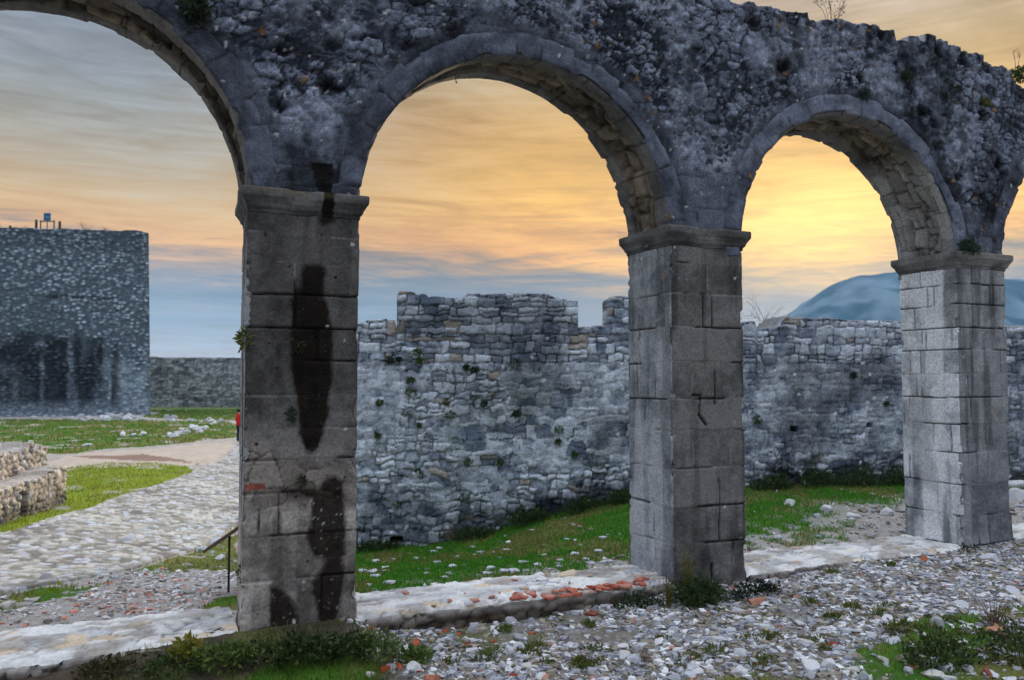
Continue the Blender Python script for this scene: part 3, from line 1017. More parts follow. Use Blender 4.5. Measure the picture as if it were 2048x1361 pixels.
    if ix == 1:
        rc = mixc((.10, .08, .07), (.42, .37, .33), np.clip(w1 * .9 + mid_n, 0, 1)) * (.3 + .7 * sstep(0, .08, f2 - f1))[..., None]
        col = col + (rc - col) * (ruin * .9)[..., None]
        bx, bz = on_y(508, 975, YF)[[0, 2]] - np.array([x0, 0])
        brick = (FC == 1) & (np.abs(SS - bx) < .075) & (np.abs(ZZ - bz) < .022)
        col = np.where(brick[..., None], c3((.30, .10, .07)), col)
        XX = x0 + SS
        for kk, poly in enumerate(STAINS):
            m_ = sum(in_poly(XX + ox_ * .010, ZZ + oz_ * .014, poly, .018, 9, 401 + kk).astype(float) for ox_, oz_ in ((0, 0), (1, 0), (-1, 0), (0, 1), (0, -1), (1.6, 1.6), (-1.6, 1.6))) / 7
            m_ = (FC == 1) * np.clip(m_ + .8 * (fin_n) * (m_ > 0) * (m_ < 1), 0, 1)
            tone_s = mixc((.004, .003, .0025), (.018, .011, .007), np.clip(fin_n + .5 + (.2 if kk > 0 else -.2), 0, 1))
            keep = (fbm(XX * 60, ZZ * 60, 0, 405, 3) > .78) & (kk in (1, 2, 3))
            col = col + (tone_s - col) * (m_ * (1 - .8 * keep) * (.985 if kk == 0 else .95))[..., None]
        dotm = (worley(XX / .13, ZZ / .11, 407)[0] < .03 + .10 * worley(XX / .13, ZZ / .11, 407)[2]) & (worley(XX / .13, ZZ / .11, 407)[3] > .6) & (fbm(XX * 3, ZZ * 3, 0, 408, 2) > .55) & (FC == 1)
        col = np.where(dotm[..., None], c3((.012, .010, .009)), col)
    if ix == 2:                                        # short black cracks and holes
        for (u0, v0, u1, v1, wd) in [(1402, 790, 1398, 830, .010), (1398, 830, 1412, 850, .014), (1430, 745, 1430, 808, .007), (1424, 1130, 1424, 1158, .018), (1385, 790, 1402, 792, .010)]:
            a = on_y(u0, v0, YF)[[0, 2]]
            b = on_y(u1, v1, YF)[[0, 2]]
            t_ = np.clip(((x0 + SS - a[0]) * (b[0] - a[0]) + (ZZ - a[1]) * (b[1] - a[1])) / ((b - a) @ (b - a)), 0, 1)
            dd = np.hypot(x0 + SS - a[0] - t_ * (b[0] - a[0]), ZZ - a[1] - t_ * (b[1] - a[1])) + .008 * fin_n
            m_ = (FC == 1) * sstep(wd * 1.2, wd * .6, dd)
            d = d - .03 * m_
            col = col * (1 - .93 * m_)[..., None]
    col = np.where(((FC == 1) | (FC == 0))[..., None], lichen(SG, ZZ, 411 + ix * 7, col, .16), col)
    # build
    mx0 = (x0 + x1) / 2
    PX = P[None, :, 0] + N[None, :, 0] * d
    PY = P[None, :, 1] + N[None, :, 1] * d
    if ix == 1:                                        # its left face is not quite square to the front
        PX = PX + .045 * np.clip((PY - YF) / DEP, 0, 1) * np.clip((mx0 - PX) / ((x1 - x0) / 2), 0, 1)
    ny, nx = SS.shape
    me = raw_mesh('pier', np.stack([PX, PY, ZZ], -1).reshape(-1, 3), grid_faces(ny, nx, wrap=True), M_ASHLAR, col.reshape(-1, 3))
    o = link('pier', me, arcade)
    # cornice
    prof = np.array([(-.004, 3.055), (.006, 3.058), (.008, 3.082), (.010, 3.086), (.020, 3.093), (.026, 3.105), (.030, 3.122), (.038, 3.134), (.041, 3.138), (.047, 3.15), (.056, 3.163), (.062, 3.170), (.064, 3.176),
                     (.065, 3.21), (.064, 3.230), (.058, 3.238), (.03, 3.241), (.0, 3.244), (-.04, 3.246)])
    t_ = np.r_[0, np.cumsum(np.hypot(*np.diff(prof, axis=0).T))]
    q = np.linspace(0, t_[-1], 46 if fine else 20)
    po, pz = np.interp(q, t_, prof[:, 0]), np.interp(q, t_, prof[:, 1])
    stc = .014 if fine else .06
    rows_ = []
    P0, N0, S0, f0, fs0, fe0 = rect_loop(x0, x1, YF, YF + DEP, stc)
    # scale about the middle so that corners mitre
    mx, my = (x0 + x1) / 2, YF + DEP / 2
    hx, hy = (x1 - x0) / 2, DEP / 2
    OF, SG2 = np.meshgrid(po, S0, indexing='ij')
    PZ = np.broadcast_to(pz[:, None], OF.shape)
    nzs = fbm(SG2 * 5, PZ * 9, 0, 421 + ix, 3) - .5
    brk = sstep(.16, .24, fbm(SG2 * 3.3, SG2 * 0 + ix, 0, 425 + ix, 3) - .45)
    OF2 = OF + .006 * nzs - .028 * brk * sstep(.03, .065, OF)
    X = mx + (P0[None, :, 0] - mx) * (hx + OF2) / hx
    Y = my + (P0[None, :, 1] - my) * (hy + OF2) / hy
    if ix == 1:
        X = X + np.clip((mx - X) / hx, 0, 1) * (.022 + .030 * np.clip((Y - YF) / DEP, 0, 1))
    Zc = PZ + .007 * (fbm(SG2 * 1.5, SG2 * 0, 0, 427 + ix, 2) - .5) - .006 * brk
    cc = mixc((.07, .068, .068), (.20, .195, .19), np.clip(nzs * 1.6 + .4, 0, 1)) * [1, .9, 1.0, 1.55, 1.3][ix]
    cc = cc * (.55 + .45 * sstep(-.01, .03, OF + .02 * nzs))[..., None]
    if ix == 1:
        xs = on_y(655, 400, YF)[0]
        sm = (np.abs(X - xs - .02 * nzs) < .045) & (Y < YF)
        cc = np.where(sm[..., None], c3((.008, .007, .006)), cc)
    mo = sstep(.52, .64, fbm(SG2 * 3, PZ * 6, 0, 429 + ix, 3)) * sstep(3.18, 3.24, PZ)
    cc = cc + (c3((.16, .13, .06)) - cc) * (mo * .5)[..., None]
    me = raw_mesh('cornice', np.stack([X, Y, Zc], -1).reshape(-1, 3), grid_faces(len(po), len(S0), wrap=True), M_ASHLAR, cc.reshape(-1, 3))
    link('cornice', me, o)
    return o


for ix, (a, b) in enumerate(PIERS):
    p_ = build_pier(ix, a, b)
    if ix in (1, 2, 3):
        p_['label'] = {1: 'pier with long black water stains', 2: 'plain dark grey pier in the middle', 3: 'pale pier with white streaked side'}[ix]


# ---------------------------------------------------------------- stone ledges between the piers
def build_ledge(k, x0, x1, label):
    st = .02
    xs = np.arange(x0, x1, st)
    # cross-section: up the front face, across the top, down the back
    prof = [(-.02, -.62)] + [(-.02 + .0 * t_, -.62 + t_ * .6) for t_ in np.linspace(.05, 1, 30)] + [(t_, 0.0) for t_ in np.linspace(.0, .80, 42)] + [(.82, -.04), (.84, -.2), (.85, -.6)]
    prof = np.array(prof)
    X, PI_ = np.meshgrid(xs, np.arange(len(prof)))
    Yp, Zp = prof[PI_, 0], prof[PI_, 1]
    istop = (PI_ >= 31) & (PI_ < 31 + 42)
    isfr = PI_ < 31
    wob = .10 * (fbm(X * 1.1, X * 0, 0, 441 + k, 3) - .5) * 2
    if k == 0:
        wob = wob - .07
    if k == 2:
        wob = wob * .5 - .10 * sstep(7.0, 7.8, X)
    f1, f2, i1, i2 = worley(X / .15 + .7 * fbm(X * 6, Yp * 8, 0, 442, 3), Yp / .085 + .7 * fbm(X * 6, Yp * 8, 0, 443, 3), 445 + k)
    gap = sstep(.02, .14, f2 - f1)
    n = fbm(X * 2, Yp * 3, Zp * 3, 447 + k, 4) - .5
    nf = fbm(X * 11, Yp * 11, Zp * 11, 449 + k, 4) - .5
    Y = YF + Yp + np.where(Yp < .4, wob, 0) * sstep(.5, .0, Yp)
    Z = Zp + np.where(istop, .016 * gap * i1 + .022 * n + .030 * nf - .01, 0)
    Z = Z - istop * .05 * sstep(.07, 0, Yp) - istop * .05 * sstep(.72, .8, Yp)
    rgh = worley(X / .13 + 1.0 * fbm(X * 5, Zp * 5, 0, 455, 3), Zp / .075 + 1.0 * fbm(X * 5, Zp * 5, 3, 456, 3), 451 + k)
    Y = Y - isfr * (.05 * sstep(0, .25, rgh[1] - rgh[0]) * rgh[2] + .06 * n + .03 * nf)
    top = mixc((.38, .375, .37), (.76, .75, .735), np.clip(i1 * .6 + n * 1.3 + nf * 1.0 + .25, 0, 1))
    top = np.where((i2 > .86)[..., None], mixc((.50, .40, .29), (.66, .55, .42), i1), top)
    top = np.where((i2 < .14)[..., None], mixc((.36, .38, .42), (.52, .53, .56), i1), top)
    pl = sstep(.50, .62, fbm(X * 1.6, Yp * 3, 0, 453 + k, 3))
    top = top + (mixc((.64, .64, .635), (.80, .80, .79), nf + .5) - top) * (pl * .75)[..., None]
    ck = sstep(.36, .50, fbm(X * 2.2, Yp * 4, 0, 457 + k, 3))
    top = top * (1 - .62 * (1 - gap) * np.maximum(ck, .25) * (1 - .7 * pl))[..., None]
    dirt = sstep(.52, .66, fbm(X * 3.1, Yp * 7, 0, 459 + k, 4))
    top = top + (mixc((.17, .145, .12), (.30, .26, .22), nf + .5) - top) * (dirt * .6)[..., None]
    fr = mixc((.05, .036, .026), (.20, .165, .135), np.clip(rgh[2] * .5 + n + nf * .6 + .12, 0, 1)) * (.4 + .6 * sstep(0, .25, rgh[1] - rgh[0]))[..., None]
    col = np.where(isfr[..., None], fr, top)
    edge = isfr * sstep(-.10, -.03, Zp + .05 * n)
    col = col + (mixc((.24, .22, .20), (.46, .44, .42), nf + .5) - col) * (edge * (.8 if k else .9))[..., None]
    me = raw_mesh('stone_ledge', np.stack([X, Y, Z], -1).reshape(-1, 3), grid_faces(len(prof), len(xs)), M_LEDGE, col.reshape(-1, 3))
    tag(link('stone_ledge', me), label, 'stone ledge', 'low stone ledges between the arcade piers')


build_ledge(0, -3.2, .64, 'pale worn stone ledge left of the stained pier, beside the paved road')
build_ledge(1, 1.462, 4.39, 'pale stone ledge with a row of broken red tiles along its edge')
build_ledge(2, 5.20, 8.17, 'broad white stone ledge between the plain pier and the pale pier')
build_ledge(3, 8.965, 11.9, 'short end of white ledge right of the pale streaked pier')


# ---------------------------------------------------------------- curtain wall behind the arcade
WANG = math.atan2(WDIR[1], WDIR[0])
curtain = empty('curtain_wall', (0, 0, 0))
tag(curtain, 'long pale rubble curtain wall with broken battlements behind the arcade', 'stone wall')
SW715, SW1250 = wall_s(715), wall_s(1250)
PUTLOGS = [(1587, 858, .13, .075), (1737, 851, .11, .07), (795, 1079, .20, .075)]


def wall_point(u, v, off=0.0):
    s = wall_s(u)
    p = WA + WDIR * s + WN * off
    dd = (p - C0[:2]) @ CF[:2] + 0
    # height from the ray
    q = ray(u, v)
    k = (p @ q[:2]) / (q[:2] @ q[:2])
    return np.array([p[0], p[1], EYE + q[2] * k]), s


HOLES = []
for (u, v, ww, hh) in PUTLOGS:
    p, s = wall_point(u, v)
    HOLES.append((s, p[2], ww, hh))


def curtain_fun(s, z):
    e, i1, i2, te = masonry(s, z, 601, (.08, .20), (.08, .34), .03, .024, jag=.05)
    ef, k1, k2, tf = masonry(s, z, 603, (.08, .24), (.08, .36), .05, .024, jag=.07)
    wx, wz = s + .05 * (fbm(s * 4, z * 4, 0, 605, 2) - .5), z + .05 * (fbm(s * 4, z * 4, 3, 606, 2) - .5)
    er, w1, w2, tw_ = masonry(wx, wz, 607, (.08, .20), (.07, .26), .06, .024, jag=.075)
    n = fbm(s * 1.2, z * 1.2, 0, 608, 4) - .5
    m = fbm(s * 5, z * 5, 0, 609, 4) - .5
    fi = fbm(s * 18, z * 18, 0, 610, 3) - .5
    # upper courses: clear stones with dark joints; lower: stones half lost in mortar, with rough patches
    up = sstep(1.98, 2.12, z + .12 * n)
    right = sstep(SW1250 + .5, SW1250 + 1.4, s)
    up = np.maximum(up, right * .55 * sstep(.3, 1.0, z))
    rub = sstep(.0, .10, n + .30 * sstep(1.3, -.1, z) - .12 + right * .15 * sstep(1.0, .4, z))
    el_ = lerp(ef, er, .0)
    dl = (.022 * ef * (.3 + .7 * k1) + .14 * tf * ef) * lerp(.35, 1.0, sstep(-.10, .10, n))
    dr_ = .030 * er * (.3 + w1) + .34 * tw_ * er
    du = .028 * e * (.35 + .65 * i1) + .26 * te * e
    low = lerp(dl, dr_, rub)
    d = lerp(low, du, up) + .03 * m + .015 * fi - .03
    ci = lerp(lerp(k1, w1, rub), i1, up)
    ci2 = lerp(lerp(k2, w2, rub), i2, up)
    stone = mixc((.145, .18, .235), (.72, .77, .84), np.clip(ci * .95 + m * .9 + n * .6 + fi * .6 + .02, 0, 1))
    stone = np.where((ci2 > .965)[..., None], mixc((.34, .29, .24), (.44, .39, .34), ci), stone)
    mort_l = mixc((.38, .405, .44), (.70, .72, .74), np.clip(m * 1.6 + fi * .8 + .5, 0, 1))
    mort_d = c3((.020, .023, .028))
    ee = lerp(lerp(sstep(.02, .5, ef), sstep(.05, .6, er), rub), sstep(.05, .6, e), up)
    fill = (1 - up) * sstep(-.10, .05, m + n * .9 + .05) * (1 - rub * .75) + up * .25 * sstep(.0, .1, m)
    jc = mort_d + (mort_l - mort_d) * fill[..., None]
    col = jc + (stone - jc) * ee[..., None]
    # soot dark patches, darker foot
    dk = sstep(.06, .20, fbm(s * .9, z * 1.1, 6, 611, 4) - .5)
    col = col * (1 - .45 * dk)[..., None]
    foot = np.interp(s, FOOT_S, FOOT_Z)
    dm = sstep(.55, .02, z - foot + .5 * (m + n)) * sstep(SW715 + 1.0, SW715 + 2.2, s)
    col = col * (1 - .78 * dm)[..., None]
    gn = sstep(.10, .2, fbm(s * 2.3, z * 2.3, 1, 612, 4) - .5) * (1 - ee * .7) * (1 - up * .6)
    col = col + (c3((.04, .065, .022)) - col) * (gn * .8)[..., None]
    sp = (worley(s / .09, z / .09, 613)[2] > .96) & (worley(s / .09, z / .09, 613)[0] < .3) & (z < 2.2)
    col = np.where(sp[..., None], c3((.68, .69, .72)), col)
    for (hs, hz_, ww, hh) in HOLES:
        inside = (np.abs(s - hs + .01 * fi) < ww / 2) & (np.abs(z - hz_ + .01 * fi) < hh / 2)
        d = np.where(inside, -.22, d)
        col = np.where(inside[..., None], c3((.01, .01, .01)), col)
    return d, col * c3((.96, 1.0, 1.06))


ws_ = np.arange(0, WLEN, .021)


def body_top(s):
    uu = np.array([600, 715, 790, 792, 1165, 1185, 1225, 1254, 1490, 1512, 1515, 1560, 1575, 1640, 1700, 1790, 2000, 2048, 2330])
    vv = np.array([642, 644, 640, 655, 655, 655, 655, 652, 640, 640, 657, 655, 634, 636, 640, 642, 655, 653, 652])
    S_ = np.array([wall_s(u) for u in uu])
    Zz = np.array([wall_point(u, v)[0][2] for u, v in zip(uu, vv)])
    z = np.interp(s, S_, Zz)
    st = worley(s / .22, s * 0 + .5, 621)[2]
    return z + .05 * (st - .5) + .02 * (fbm(s * 5, s * 0, 0, 622, 2) - .5)


wall_mesh('wall', ws_, -1.0, body_top(ws_), .9, curtain_fun, WA, WANG, M_WALL, .02, curtain, topn=6, topcol=(.20, .205, .21), ragged=.05, seed=623, batter=.02)


def merlon(u0, u1, prof, name='merlon', seed=0):
    s0, s1 = wall_s(u0), wall_s(u1)
    ss = np.linspace(s0, s1, max(8, int((s1 - s0) / .021)))
    S_ = np.array([wall_s(u) for u, v in prof])
    Zz = np.array([wall_point(u, v)[0][2] for u, v in prof])
    st = worley(ss / .25, ss * 0 + .5, 625 + seed)[2]
    zt = np.interp(ss, S_, Zz) + .045 * (st - .5)
    o = wall_mesh(name, ss, body_top(ss) - .12, zt, .55, curtain_fun, WA + WN * .004, WANG, M_WALL, .02, curtain, topn=5, topcol=(.19, .195, .2), ragged=.05, seed=626 + seed)
    return o


m_ = merlon(793, 1157, [(793, 592), (797, 582), (828, 583), (832, 588), (850, 586), (856, 592), (930, 596), (936, 588), (1000, 586), (1075, 587), (1095, 588), (1110, 596), (1157, 601)])
m_['label'] = 'widest battlement block, topmost of the wall'
m_ = merlon(1223, 1290, [(1223, 600), (1232, 596), (1260, 596), (1290, 600)], seed=3)
m_['label'] = 'battlement stub beside the plain pier'


# ---------------------------------------------------------------- tower, far wall
def tower_fun(s, z):
    f1, f2, i1, i2 = worley(s / .25 + .25 * fbm(s * 3, z * 3, 0, 700, 3), z / .17 + .25 * fbm(s * 3, z * 3, 5, 700, 3), 701)
    e = sstep(0, .3, f2 - f1)
    n = fbm(s * .35, z * .35, 0, 702, 4)
    m = fbm(s * 1.6, z * 1.6, 0, 703, 4)
    d = .07 * e * (.4 + i1) + .08 * (m - .5)
    light = np.clip((i1 - .25) * 1.4, 0, 1) * sstep(.62, .22, f1)
    patch = sstep(.36, .56, n * .5 + m * .5)
    a = mixc((.11, .135, .165), (.52, .59, .66), light * (.25 + .75 * patch))
    pale = mixc((.17, .22, .27), (.48, .54, .58), i2)
    pz = sstep(3.4, 2.4, z + 1.2 * (n - .5)) * sstep(.40, .60, fbm(s * .9, z * .35, 2, 704, 3) + .05)
    pz = np.maximum(pz, sstep(1.0, .4, z) * .6)
    col = a + (pale - a) * (pz * .75)[..., None]
    # black stain runs on the lower half
    run = sstep(.38, .60, fbm(s * 2.2 + .2, z * .14, 5, 705, 4) * .7 + fbm(s * .45, z * .2, 1, 706, 2) * .3 + .25 * (m - .5)) * sstep(4.8, 3.6, z + 1.6 * (m - .5)) * sstep(-.2, 1.0, z)
    run = run * sstep(-1.4, -2.0, s)
    col = col * (1 - .80 * run)[..., None]
    upper = sstep(9.0, 9.6, z + .4 * (m - .5))
    col = col * (1 - .25 * upper)[..., None]
    # horizontal dark crack
    ck = np.exp(-((z - 6.55 - .12 * (m - .5) * 4) / .10) ** 2) * sstep(-5.6, -5.0, s) * sstep(-1.6, -2.2, s)
    col = col * (1 - .7 * ck)[..., None]
    return d, col * c3((.93, 1.0, 1.08))


TD = 48.0
TO = at_depth(302, 832, TD)
TZ0 = terrain(np.array([TO[0]]), np.array([TO[1]]))[0]
TH_ = at_depth(290, 463, TD)[2]
ts = np.arange(-14.0, .001, .055)
tower = empty('stone_tower', (0, 0, 0))
tag(tower, 'massive square stone tower with black stain streaks at far left', 'tower')


def tower_top(s):
    return TH_ + .055 * np.minimum(s + 2, 0) * 1.0 + .10 * (fbm(s * 1.3, s * 0, 0, 711, 3) - .5) + np.where(s > -1.6, .05 * np.sin(np.clip(s + 1.6, 0, 1.6) / 1.6 * 3.1), 0)


o = wall_mesh('wall', ts, TZ0 - .6, tower_top(ts), 9.0, tower_fun, TO, math.radians(1.0), M_FAR, .055, tower, topn=10, topcol=(.10, .105, .10), ragged=.12, seed=712, lean=.03)


def far_fun(s, z):
    f1, f2, i1, i2 = worley(s / .42, z / .26, 721)
    e = sstep(0, .3, f2 - f1)
    n = fbm(s * .5, z * .5, 0, 722, 4)
    d = .06 * e * (.4 + i1)
    col = mixc((.08, .095, .115), (.42, .46, .50), np.clip(i1 * .9 + n - .35, 0, 1)) * (.45 + .55 * e)[..., None]
    return d, col


FD = 62.0
FO = at_depth(200, 815, FD)
fs_ = np.arange(0, 22, .11)
fw_top = np.interp(fs_, [0, 4, 4.2, 22], [at_depth(303, 714, FD)[2]] * 2 + [at_depth(303, 715, FD)[2]] + [at_depth(485, 718, FD)[2]]) + .05 * (fbm(fs_ * 2, fs_ * 0, 0, 723, 2) - .5)
o = wall_mesh('perimeter_wall', fs_, -.8, fw_top, 1.0, far_fun, FO, -PSI, M_FAR, .10, None, topcol=(.15, .155, .15), seed=724)
tag(o, 'far dark perimeter wall right of the tower, running behind the stained pier', 'stone wall')


# ---------------------------------------------------------------- rock pieces
def ico(sub):
    bm = bmesh.new()
    bmesh.ops.create_icosphere(bm, subdivisions=sub, radius=1)
    V = np.array([v.co[:] for v in bm.verts])
    F = np.array([[v.index for v in f.verts] for f in bm.faces])
    bm.free()
    return V, F


ICO1, ICO2, ICO3 = ico(1), ico(2), ico(3)


def rock_shape(seed, base, ncut=11, flat=.62, noise=.05):
    r = np.random.default_rng(seed)
    V, F = base
    nrm_ = r.normal(size=(ncut, 3))
    nrm_ /= np.linalg.norm(nrm_, axis=1, keepdims=True)
    dst = r.uniform(.55, .95, ncut)
    rad = np.full(len(V), 1.0)
    for nn_, dd in zip(nrm_, dst):
        c = V @ nn_
        rad = np.where(c > .05, np.minimum(rad, dd / np.maximum(c, .05)), rad)
    rad = rad * (1 + noise * 2 * (fbm(V[:, 0] * 2.2 + seed, V[:, 1] * 2.2, V[:, 2] * 2.2, seed, 3) - .5))
    P = V * rad[:, None] * np.array([1.0, r.uniform(.6, .95), flat * r.uniform(.7, 1.1)])
    return P, F


def slab_shape(seed, thick, sides=6):
    """broken flat piece: irregular polygon with a bevelled, chipped upper edge"""
    r = np.random.default_rng(seed)
    an = np.sort(np.linspace(0, 6.283, sides, endpoint=False) + r.uniform(-.38, .38, sides))
    rad = r.uniform(.55, 1.1, sides)
    ring = np.stack([np.cos(an) * rad, np.sin(an) * rad * r.uniform(.5, .85)], 1)
    V = []
    for sc_, zz_ in ((.94, -thick), (1.0, thick * .2), (.90, thick * .9)):
        V.append(np.c_[ring * sc_ * (1 + .05 * r.normal(size=(sides, 1))), zz_ + thick * .18 * r.normal(size=sides)])
    V = np.concatenate(V + [np.array([[0.0, 0.0, thick * (1 + .2 * r.normal())]])])
    T = []
    for lv in (0, 1):
        for q in range(sides):
            a_, b_ = lv * sides + q, lv * sides + (q + 1) % sides
            T += [(a_, b_, b_ + sides), (a_, b_ + sides, a_ + sides)]
    T += [(2 * sides + q, 2 * sides + (q + 1) % sides, 3 * sides) for q in range(sides)]
    return V, np.array(T)


STONE_TONES = [((.56, .57, .60), (.68, .68, .69)), ((.44, .46, .51), (.58, .60, .65)), ((.50, .47, .43), (.62, .60, .56)), ((.30, .31, .33), (.44, .45, .47))]
STONE_MESH = []
for k in range(20):
    P, F = rock_shape(800 + k, ICO3, ncut=12 + k % 5, flat=.55 if k % 3 else .8, noise=.07)
    ta, tb = STONE_TONES[k % 4]
    cc = mixc(ta, tb, fbm(P[:, 0] * 2, P[:, 1] * 2, P[:, 2] * 2, 820 + k, 3))
    STONE_MESH.append(raw_mesh('loose_stone', P, F, M_ROCK, cc, smooth=False))
BRICK_MESH = []
for k in range(8):
    r = np.random.default_rng(860 + k)
    V, F = ICO3
    # superellipsoid box broken by two cuts
    L = np.maximum(np.abs(V).max(1), 1e-6)
    P = V / (np.abs(V) ** 9).sum(1, keepdims=True) ** (1 / 9)
    P = P * np.array([1.0, .62, .34])
    for q in range(2):
        nn_ = r.normal(size=3)
        nn_[2] *= .3
        nn_ /= np.linalg.norm(nn_)
        c = P @ nn_
        lim = r.uniform(.30, .6)
        P = P - np.outer(np.maximum(c - lim, 0), nn_)
    P = P * (1 + .05 * (fbm(V[:, 0] * 3, V[:, 1] * 3, V[:, 2] * 3, 870 + k, 3) - .5)[:, None] * 2)
    base = [(.50, .085, .04), (.46, .12, .06), (.56, .17, .10), (.42, .16, .10), (.55, .23, .14), (.26, .09, .06), (.48, .10, .05), (.58, .28, .19)][k]
    cc = mixc(c3(base) * .75, c3(base) * 1.15, fbm(P[:, 0] * 4, P[:, 1] * 4, P[:, 2] * 4, 880 + k, 3))
    BRICK_MESH.append(raw_mesh('brick_fragment', P, F, M_BRICK, cc, smooth=False))


def gz(x, y):
    return float(terrain(np.array([x]), np.array([y]))[0])


def ground_at(u, v):
    """where the line of sight through an image point meets the terrain"""
    z = -.1
    for _ in range(14):
        p = on_z(u, v, z)
        z = .5 * z + .5 * gz(p[0], p[1])
    return np.array([p[0], p[1], gz(p[0], p[1])])


def place_stone(u, v, size, label, group='loose stones in the rubble', mesh=None, cat='stone', name='loose_stone', sink=.25, tilt=.35, z=None):
    p = ground_at(u, v)
    if z is not None:
        p = on_z(u, v, z)
    r = np.random.default_rng(int(u * 7 + v * 13))
    me = mesh if mesh is not None else STONE_MESH[r.integers(0, len(STONE_MESH))]
    o = link(name, me)
    o.location = (p[0], p[1], p[2] + size * (.5 - sink) * .6)
    o.rotation_euler = (r.uniform(-tilt, tilt), r.uniform(-tilt, tilt), r.uniform(0, 6.28))
    k = r.uniform(.88, 1.1, 3)
    o.scale = (size * k[0], size * k[1], size * k[2])
    tag(o, label, cat, group)
    return o


# larger stones that the photograph shows one by one: (u, v, radius in m, label, mesh index)
BIG = [
    (1022, 1306, .062, 'grey arrow shaped stone on the gravel before the tiled ledge', 1),
    (1010, 1290, .035, 'small flat grey chip leaning on the arrow shaped stone', 5),
    (1083, 1211, .055, 'pale block at the right end of the thin wooden strip', 0),
    (945, 1262, .058, 'rounded grey stone beside the red brick lumps under the ledge', 3),
    (780, 1338, .055, 'grey boulder at the weeds near the two red bricks', 7),
    (830, 1340, .075, 'broad pale slab between the red bricks at the bottom', 0),
    (742, 1352, .045, 'yellowish stone at the bottom edge by the weeds', 2),
    (1478, 1350, .07, 'white lump in the grass at the lower edge, left of the stone pile', 0),
    (1395, 1348, .055, 'pale stone half sunk in grass at the lower edge', 4),
    (1625, 1338, .085, 'largest pale stone of the pile in the bottom grass', 4),
    (1600, 1318, .05, 'pale stone on the back of the bottom grass pile', 8),
    (1660, 1335, .06, 'round white stone alone in the grass right of the pile', 12),
    (1765, 1322, .05, 'knobbly beige stone in the grass below the pale shard', 2),
    (1790, 1286, .062, 'upright pale shard beside the bramble', 1),
    (1745, 1278, .055, 'flat white shard left of the upright shard', 0),
    (1820, 1345, .04, 'dark grey stone at the bottom edge under the bramble', 3),
    (1935, 1340, .05, 'oval grey stone in the grass right of the bramble', 7),
    (1900, 1362, .06, 'pale flat stone cut by the bottom edge', 4),
    (1845, 1322, .045, 'beige stone at the foot of the bramble', 6),
    (1930, 1262, .065, 'long white stone slanting beside the dry red twigs', 8),
    (1922, 1215, .085, 'big grey white rock cluster core below the pale pier', 5),
    (1985, 1215, .06, 'smooth white stone right of the big rock', 4),
    (1760, 1190, .05, 'white oval stone alone on the open gravel', 0),
    (1822, 1200, .055, 'white stone with a red shard leaning on it', 16),
    (1735, 1218, .05, 'grey white stone in the middle of the open gravel', 5),
    (1745, 1140, .045, 'dark rimmed stone near the white ledge', 1),
    (1915, 1128, .075, 'white block among the ivy at the pale pier foot', 12),
    (1690, 1170, .045, 'rounded stone by the left dip of the gravel', 9),
    (1500, 1245, .050, 'grey stone between the fennel and the orange stone', 9),
    (1425, 1262, .055, 'squarish grey stone below the fennel', 3),
    (1465, 1265, .065, 'long grey stone below the fennel', 13),
    (1480, 1310, .06, 'white stone below the fennel at the grass edge', 0),
    (1345, 1230, .05, 'pointed bluish slab left of the fennel', 5),
    (1215, 1215, .05, 'pointed slab at the left end of the ivy', 1),
    (1250, 1218, .06, 'bluish slab leaning in the ivy by the plain pier', 17),
    (1355, 1305, .055, 'pale block beside the dry brown weeds', 8),
    (1600, 1250, .055, 'bright white stone on the gravel slope above the red tile', 4),
    (1975, 1118, .13, 'flat pale slab leaning at the foot of the pale pier', 20),
]
P, F = slab_shape(899, .12, 7)
STONE_MESH.append(raw_mesh('loose_stone', P, F, M_ROCK, mixc((.45, .46, .52), (.60, .61, .66), fbm(P[:, 0] * 2, P[:, 1] * 2, P[:, 2] * 2, 3, 3)), smooth=False))
for (u, v, sz, lb, mi) in BIG:
    place_stone(u, v, sz, lb, mesh=STONE_MESH[mi])

